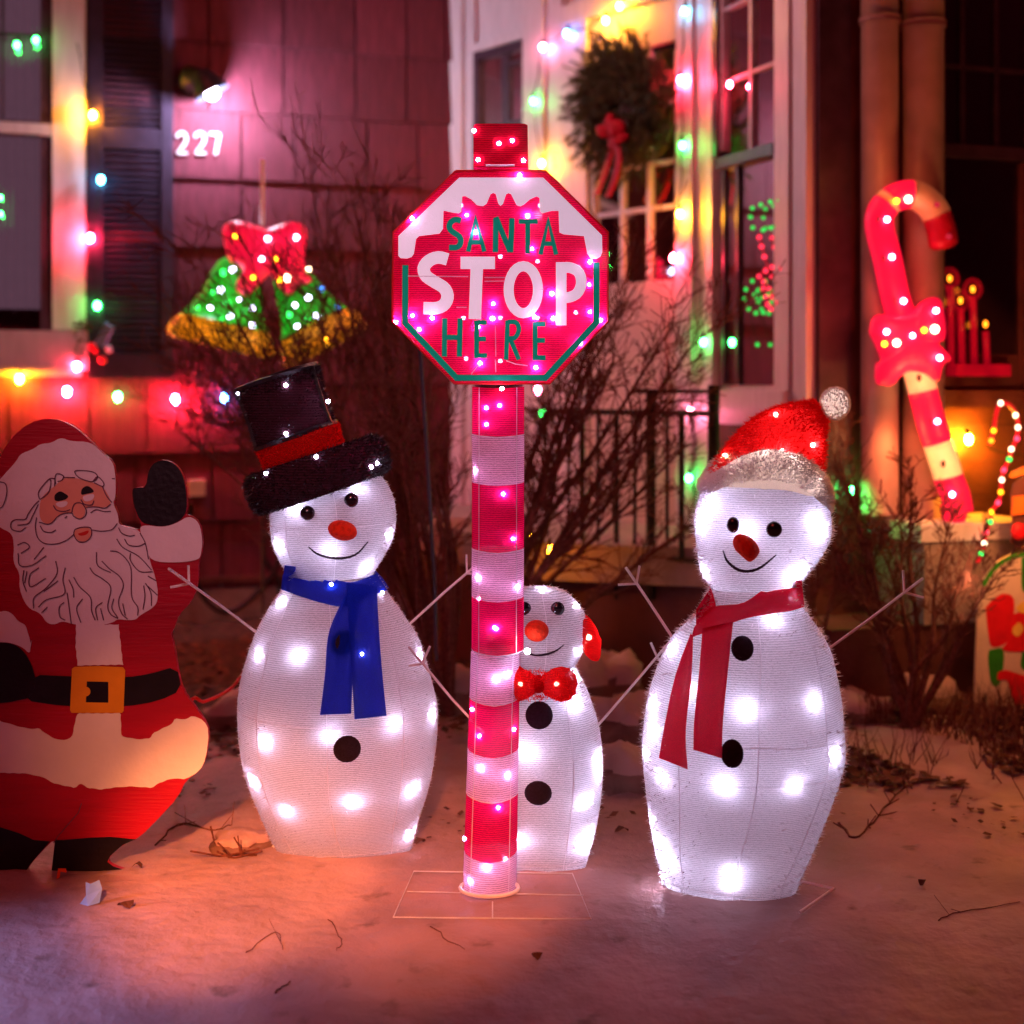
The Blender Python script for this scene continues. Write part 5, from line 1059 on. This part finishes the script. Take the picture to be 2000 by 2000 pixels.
shrub([g0(860, 3.9), g0(840, 3.95), g0(880, 3.85)], [gp(690, 400, 3.9), gp(735, 460, 3.8), gp(640, 520, 3.95), gp(760, 560, 4.1), gp(560, 620, 3.9), gp(430, 560, 3.8), gp(370, 620, 3.95), gp(500, 540, 4.1), gp(400, 760, 3.8), gp(350, 840, 3.9), gp(470, 700, 4.0), gp(800, 700, 3.8), gp(880, 780, 4.0), gp(700, 650, 3.7), gp(820, 480, 4.0), gp(590, 760, 3.7), gp(620, 610, 4.1), gp(660, 470, 4.0), gp(480, 800, 3.8), gp(390, 690, 4.0), gp(850, 620, 3.7), gp(780, 860, 3.7)], 'tall bare shrub with many twigs behind the top hat snowman', 11, .8, r0=.013)
shrub([g0(905, 4.0), g0(920, 3.95)], [gp(1310, 640, 3.9), gp(1340, 690, 3.8), gp(1240, 560, 4.0), gp(1180, 600, 3.9), gp(1100, 720, 4.0), gp(1290, 780, 3.8), gp(1330, 880, 3.9), gp(1060, 840, 3.9), gp(1200, 700, 3.7), gp(1370, 1010, 3.9), gp(1230, 900, 3.8), gp(1150, 780, 3.8)], 'bare shrub spreading across the porch railing right of the sign', 12, .75, r0=.015)
shrub([g0(1775, 3.7), g0(1790, 3.75)], [gp(1640, 900, 3.7), gp(1660, 960, 3.6), gp(1600, 1010, 3.7), gp(1780, 960, 3.7), gp(1700, 1030, 3.8), gp(1760, 1060, 3.6), gp(1850, 1040, 3.7), gp(1900, 1080, 3.7), gp(1950, 1120, 3.6), gp(1690, 1160, 3.6), gp(1870, 1150, 3.65)], 'low bare shrub right of the santa hat snowman', 13, .7, r0=.011)
shrub([g0(1540, 3.9)], [gp(1655, 860, 4.0), gp(1640, 940, 3.9), gp(1600, 980, 4.0), gp(1670, 1010, 3.8)], 'thin bare shrub between the santa hat snowman and the downspouts', 14, .6, r0=.008)

# rocks
def rock(px, py, rx, ry, rz, label, seed, Yo=0.0):
    c = gpt(px, py); c.y += Yo; t = root('boulder', c, label, 'rock', 'snow-capped edging stones'); V, Fc = ell((0, 0, 0), rx, ry, rz, 26, 18); o = Vector((seed * 3.1, seed * 1.7, 0)); rnd = random.Random(seed)
    def disp(v): k = .38 * noise.noise(v * (2.0 / rx) + o) + .14 * noise.noise(v * (6 / rx) + o); return v * (1 + k)
    V = [disp(v) for v in V]; V = [Vector((v.x, v.y, max(v.z, -.3 * rz))) + c for v in V]; mk('stone', V, Fc, M['rock'], t, True)
    V2, F2 = ell((0, 0, 0), rx * 1.0, ry * 1.0, rz * 1.0, 26, 18); out = []
    for v in V2:
        q = disp(v); z_ = max(0, q.z / rz); th = .02 * sm((z_ - .45) / .3) - .008
        out.append(q * (1 + th / rx * 1) + c + Vector((0, 0, th * .6)))
    keep = [f for f in F2 if sum(V2[i].z for i in f) / len(f) > (.32 + .55 * noise.noise(V2[f[0]] * (3 / rx) + o)) * rz]
    used = sorted({i for f in keep for i in f}); ix = {u: k for k, u in enumerate(used)}
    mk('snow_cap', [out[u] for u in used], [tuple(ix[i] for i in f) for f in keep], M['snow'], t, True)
rock(1180, 1400, .13, .12, .16, 'low stone under snow right of the small snowman, nearest the bow tie', 3, .1)
rock(1230, 1450, .15, .12, .12, 'long snow-covered stone between the two right snowmen', 4)
rock(1215, 1530, .10, .08, .07, 'small brown stone low between the two right snowmen', 5)
rock(450, 1450, .16, .12, .08, 'flat snow-covered stone behind the left side of the top hat snowman', 6, .2)
rock(880, 1430, .14, .12, .10, 'rounded snow-covered stone behind the striped post', 7, .3)
rock(1700, 1440, .15, .10, .07, 'low stone in the litter right of the santa hat snowman', 8, .2)
rock(1850, 1420, .16, .10, .08, 'low stone below the right shrub', 9, .25)
rock(470, 1655, .07, .05, .022, 'flat brown stone in the snow at the foot of the top hat snowman', 10)

# leaf litter and ground cover
g = G()
def litter(n, fx, fy, dens, L0):
    for _ in range(n):
        x, y = fx(), fy()
        if noise.noise(Vector((x * 3.2, y * 4, 7))) < dens: continue
        p = Vector((x, y, gz(x, y) + .004 + R.random() * .015 * (1 if y > 3.6 else .2))); a = R.uniform(0, 6.28); L = L0 * R.uniform(.5, 1.3); d = Vector((math.cos(a), math.sin(a), R.uniform(-.1, .5))) * L; q = Vector((-math.sin(a), math.cos(a), R.uniform(-.3, .3))) * L * .42
        g.add([p, p + d * .5 + q, p + d, p + d * .5 - q], [(0, 1, 2, 3)])
litter(6000, lambda: R.uniform(-1.6, 1.9), lambda: R.uniform(3.6, 5.2), -.35, .035)
litter(2600, lambda: R.uniform(.55, 1.7), lambda: R.uniform(3.3, 4.0), -.05, .030)
litter(900, lambda: R.uniform(-1.3, 1.5), lambda: R.uniform(2.9, 3.6), .22, .020)
tag(g.obj('leaf_litter', M['leaf'], center=(0, 0, 0)), 'scattered dry leaves over the bed and the snow edge', 'leaves', kind='stuff')
g = G()
for _ in range(2600):
    x = R.uniform(.62, 1.75); y = R.gauss(3.72, .16)
    if noise.noise(Vector((x * 4, y * 4, 2))) < -.1: continue
    p = Vector((x, y, gz(x, y))); d = Vector((R.gauss(0, .35), R.gauss(0, .3), 1)).normalized() * R.uniform(.04, .15); q = Vector((.0016, 0, 0)); m_ = p + d * .5 + Vector((R.gauss(0, .008), 0, 0)); g.add([p - q, p + q, m_ + q * .7, m_ - q * .7, p + d], [(0, 1, 2, 3), (3, 2, 4)])
tag(g.obj('dry_ground_cover', M['bark'], center=(0, 0, 0)), 'dry stems of ground cover under the right shrub', 'ground cover', kind='stuff')
# twigs on the snow
def twig(P, r, label, n=0):
    g = G(); Q = [gpt(*p) + Vector((0, 0, .0005 + R.random() * .002)) for p in [(v.x + R.uniform(-3, 3), v.y + R.uniform(-2, 2)) for v in crom(P, 4 * len(P))]]; g.add(*tube(Q, [r * (1 - .5 * i / len(Q)) for i in range(len(Q))], 5))
    for k in range(n): i = R.randrange(len(Q)); g.add(*tube([Q[i], Q[i] + Vector((R.gauss(0, .03), R.gauss(0, .02), R.uniform(.0, .05)))], r * .5, 4))
    tag(g.obj('fallen_twig', M['bark']), label, 'twig')
twig([(305, 1650), (350, 1612), (420, 1622), (450, 1612)], .0022, 'forked twig on the snow right of the santa boot', 6)
twig([(420, 1655), (445, 1675), (500, 1672)], .004, 'dark twig with leaves left of the top hat snowman base', 10)
twig([(480, 1865), (540, 1822), (550, 1858)], .0011, 'thin forked twig half buried in the snow below the top hat snowman', 1)
twig([(640, 1795), (668, 1840), (655, 1858)], .0012, 'short bent twig on the snow left of the wire base frame', 0)
twig([(840, 1812), (905, 1858)], .0011, 'straight twig on the snow in front of the wire base frame', 0)
twig([(1640, 1610), (1670, 1640), (1710, 1600), (1760, 1545), (1790, 1530)], .0028, 'branching twig standing in the snow right of the santa hat snowman', 12)
twig([(1830, 1800), (1870, 1785), (1990, 1765)], .0011, 'long thin twig on the snow near the right edge', 2)
twig([(540, 1940), (568, 1920)], .0018, 'short dark twig at the lower left of the snow', 0)
for i, (px_, py_, s_, lb) in enumerate(((245, 1775, .020, 'curled brown leaf beside the blue scrap'), (1048, 1875, .012, 'small dark leaf on the snow below the sign base'), (1800, 1732, .010, 'tiny leaf on the snow at the right'), (820, 1650, .016, 'dark leaf behind the base of the top hat snowman'), (1215, 1628, .020, 'dark leaf between the small and santa hat snowmen'), (268, 1698, .014, 'brown leaf by the tip of the santa boot'))):
    c = gpt(px_, py_) + Vector((0, 0, .003)); V = []; n = 9
    for k in range(n): a = 2 * math.pi * k / n; V.append(c + Vector((math.cos(a) * s_ * (1 + .18 * math.sin(3 * a + i)) * .8, math.sin(a) * s_ * .55, .006 * math.sin(2 * a + i) + .005)))
    V.append(c + Vector((0, 0, .011))); tag(mk('dry_leaf', V, [(k, (k + 1) % n, n) for k in range(n)], M['leaf']), lb, 'leaf')
c = gpt(178, 1768); V = []; Fc = []
V = [c + Vector(v) for v in ((-.022, 0, .002), (-.004, -.006, .0), (.016, .0, .004), (.020, .004, .030), (.014, .006, .046), (-.002, .002, .040), (-.012, .004, .043), (-.010, 0, .018))]
tag(mk('blue_wrapper', V, [(0, 1, 7), (1, 2, 3, 7), (7, 3, 5), (3, 4, 5), (7, 5, 6)], M['scrap_b']), 'crumpled pale blue wrapper standing on the snow', 'wrapper')
c = gpt(116, 1718); tag(mk('orange_scrap', [c + Vector(v) for v in ((-.006, 0, 0), (.0, 0, .002), (.002, .002, .014), (.014, .002, .012), (.012, .004, .020), (-.004, .004, .020))], [(0, 1, 2, 5), (2, 3, 4, 5)], M['scrap_o']), 'tiny orange scrap on the snow by the santa boot', 'scrap')
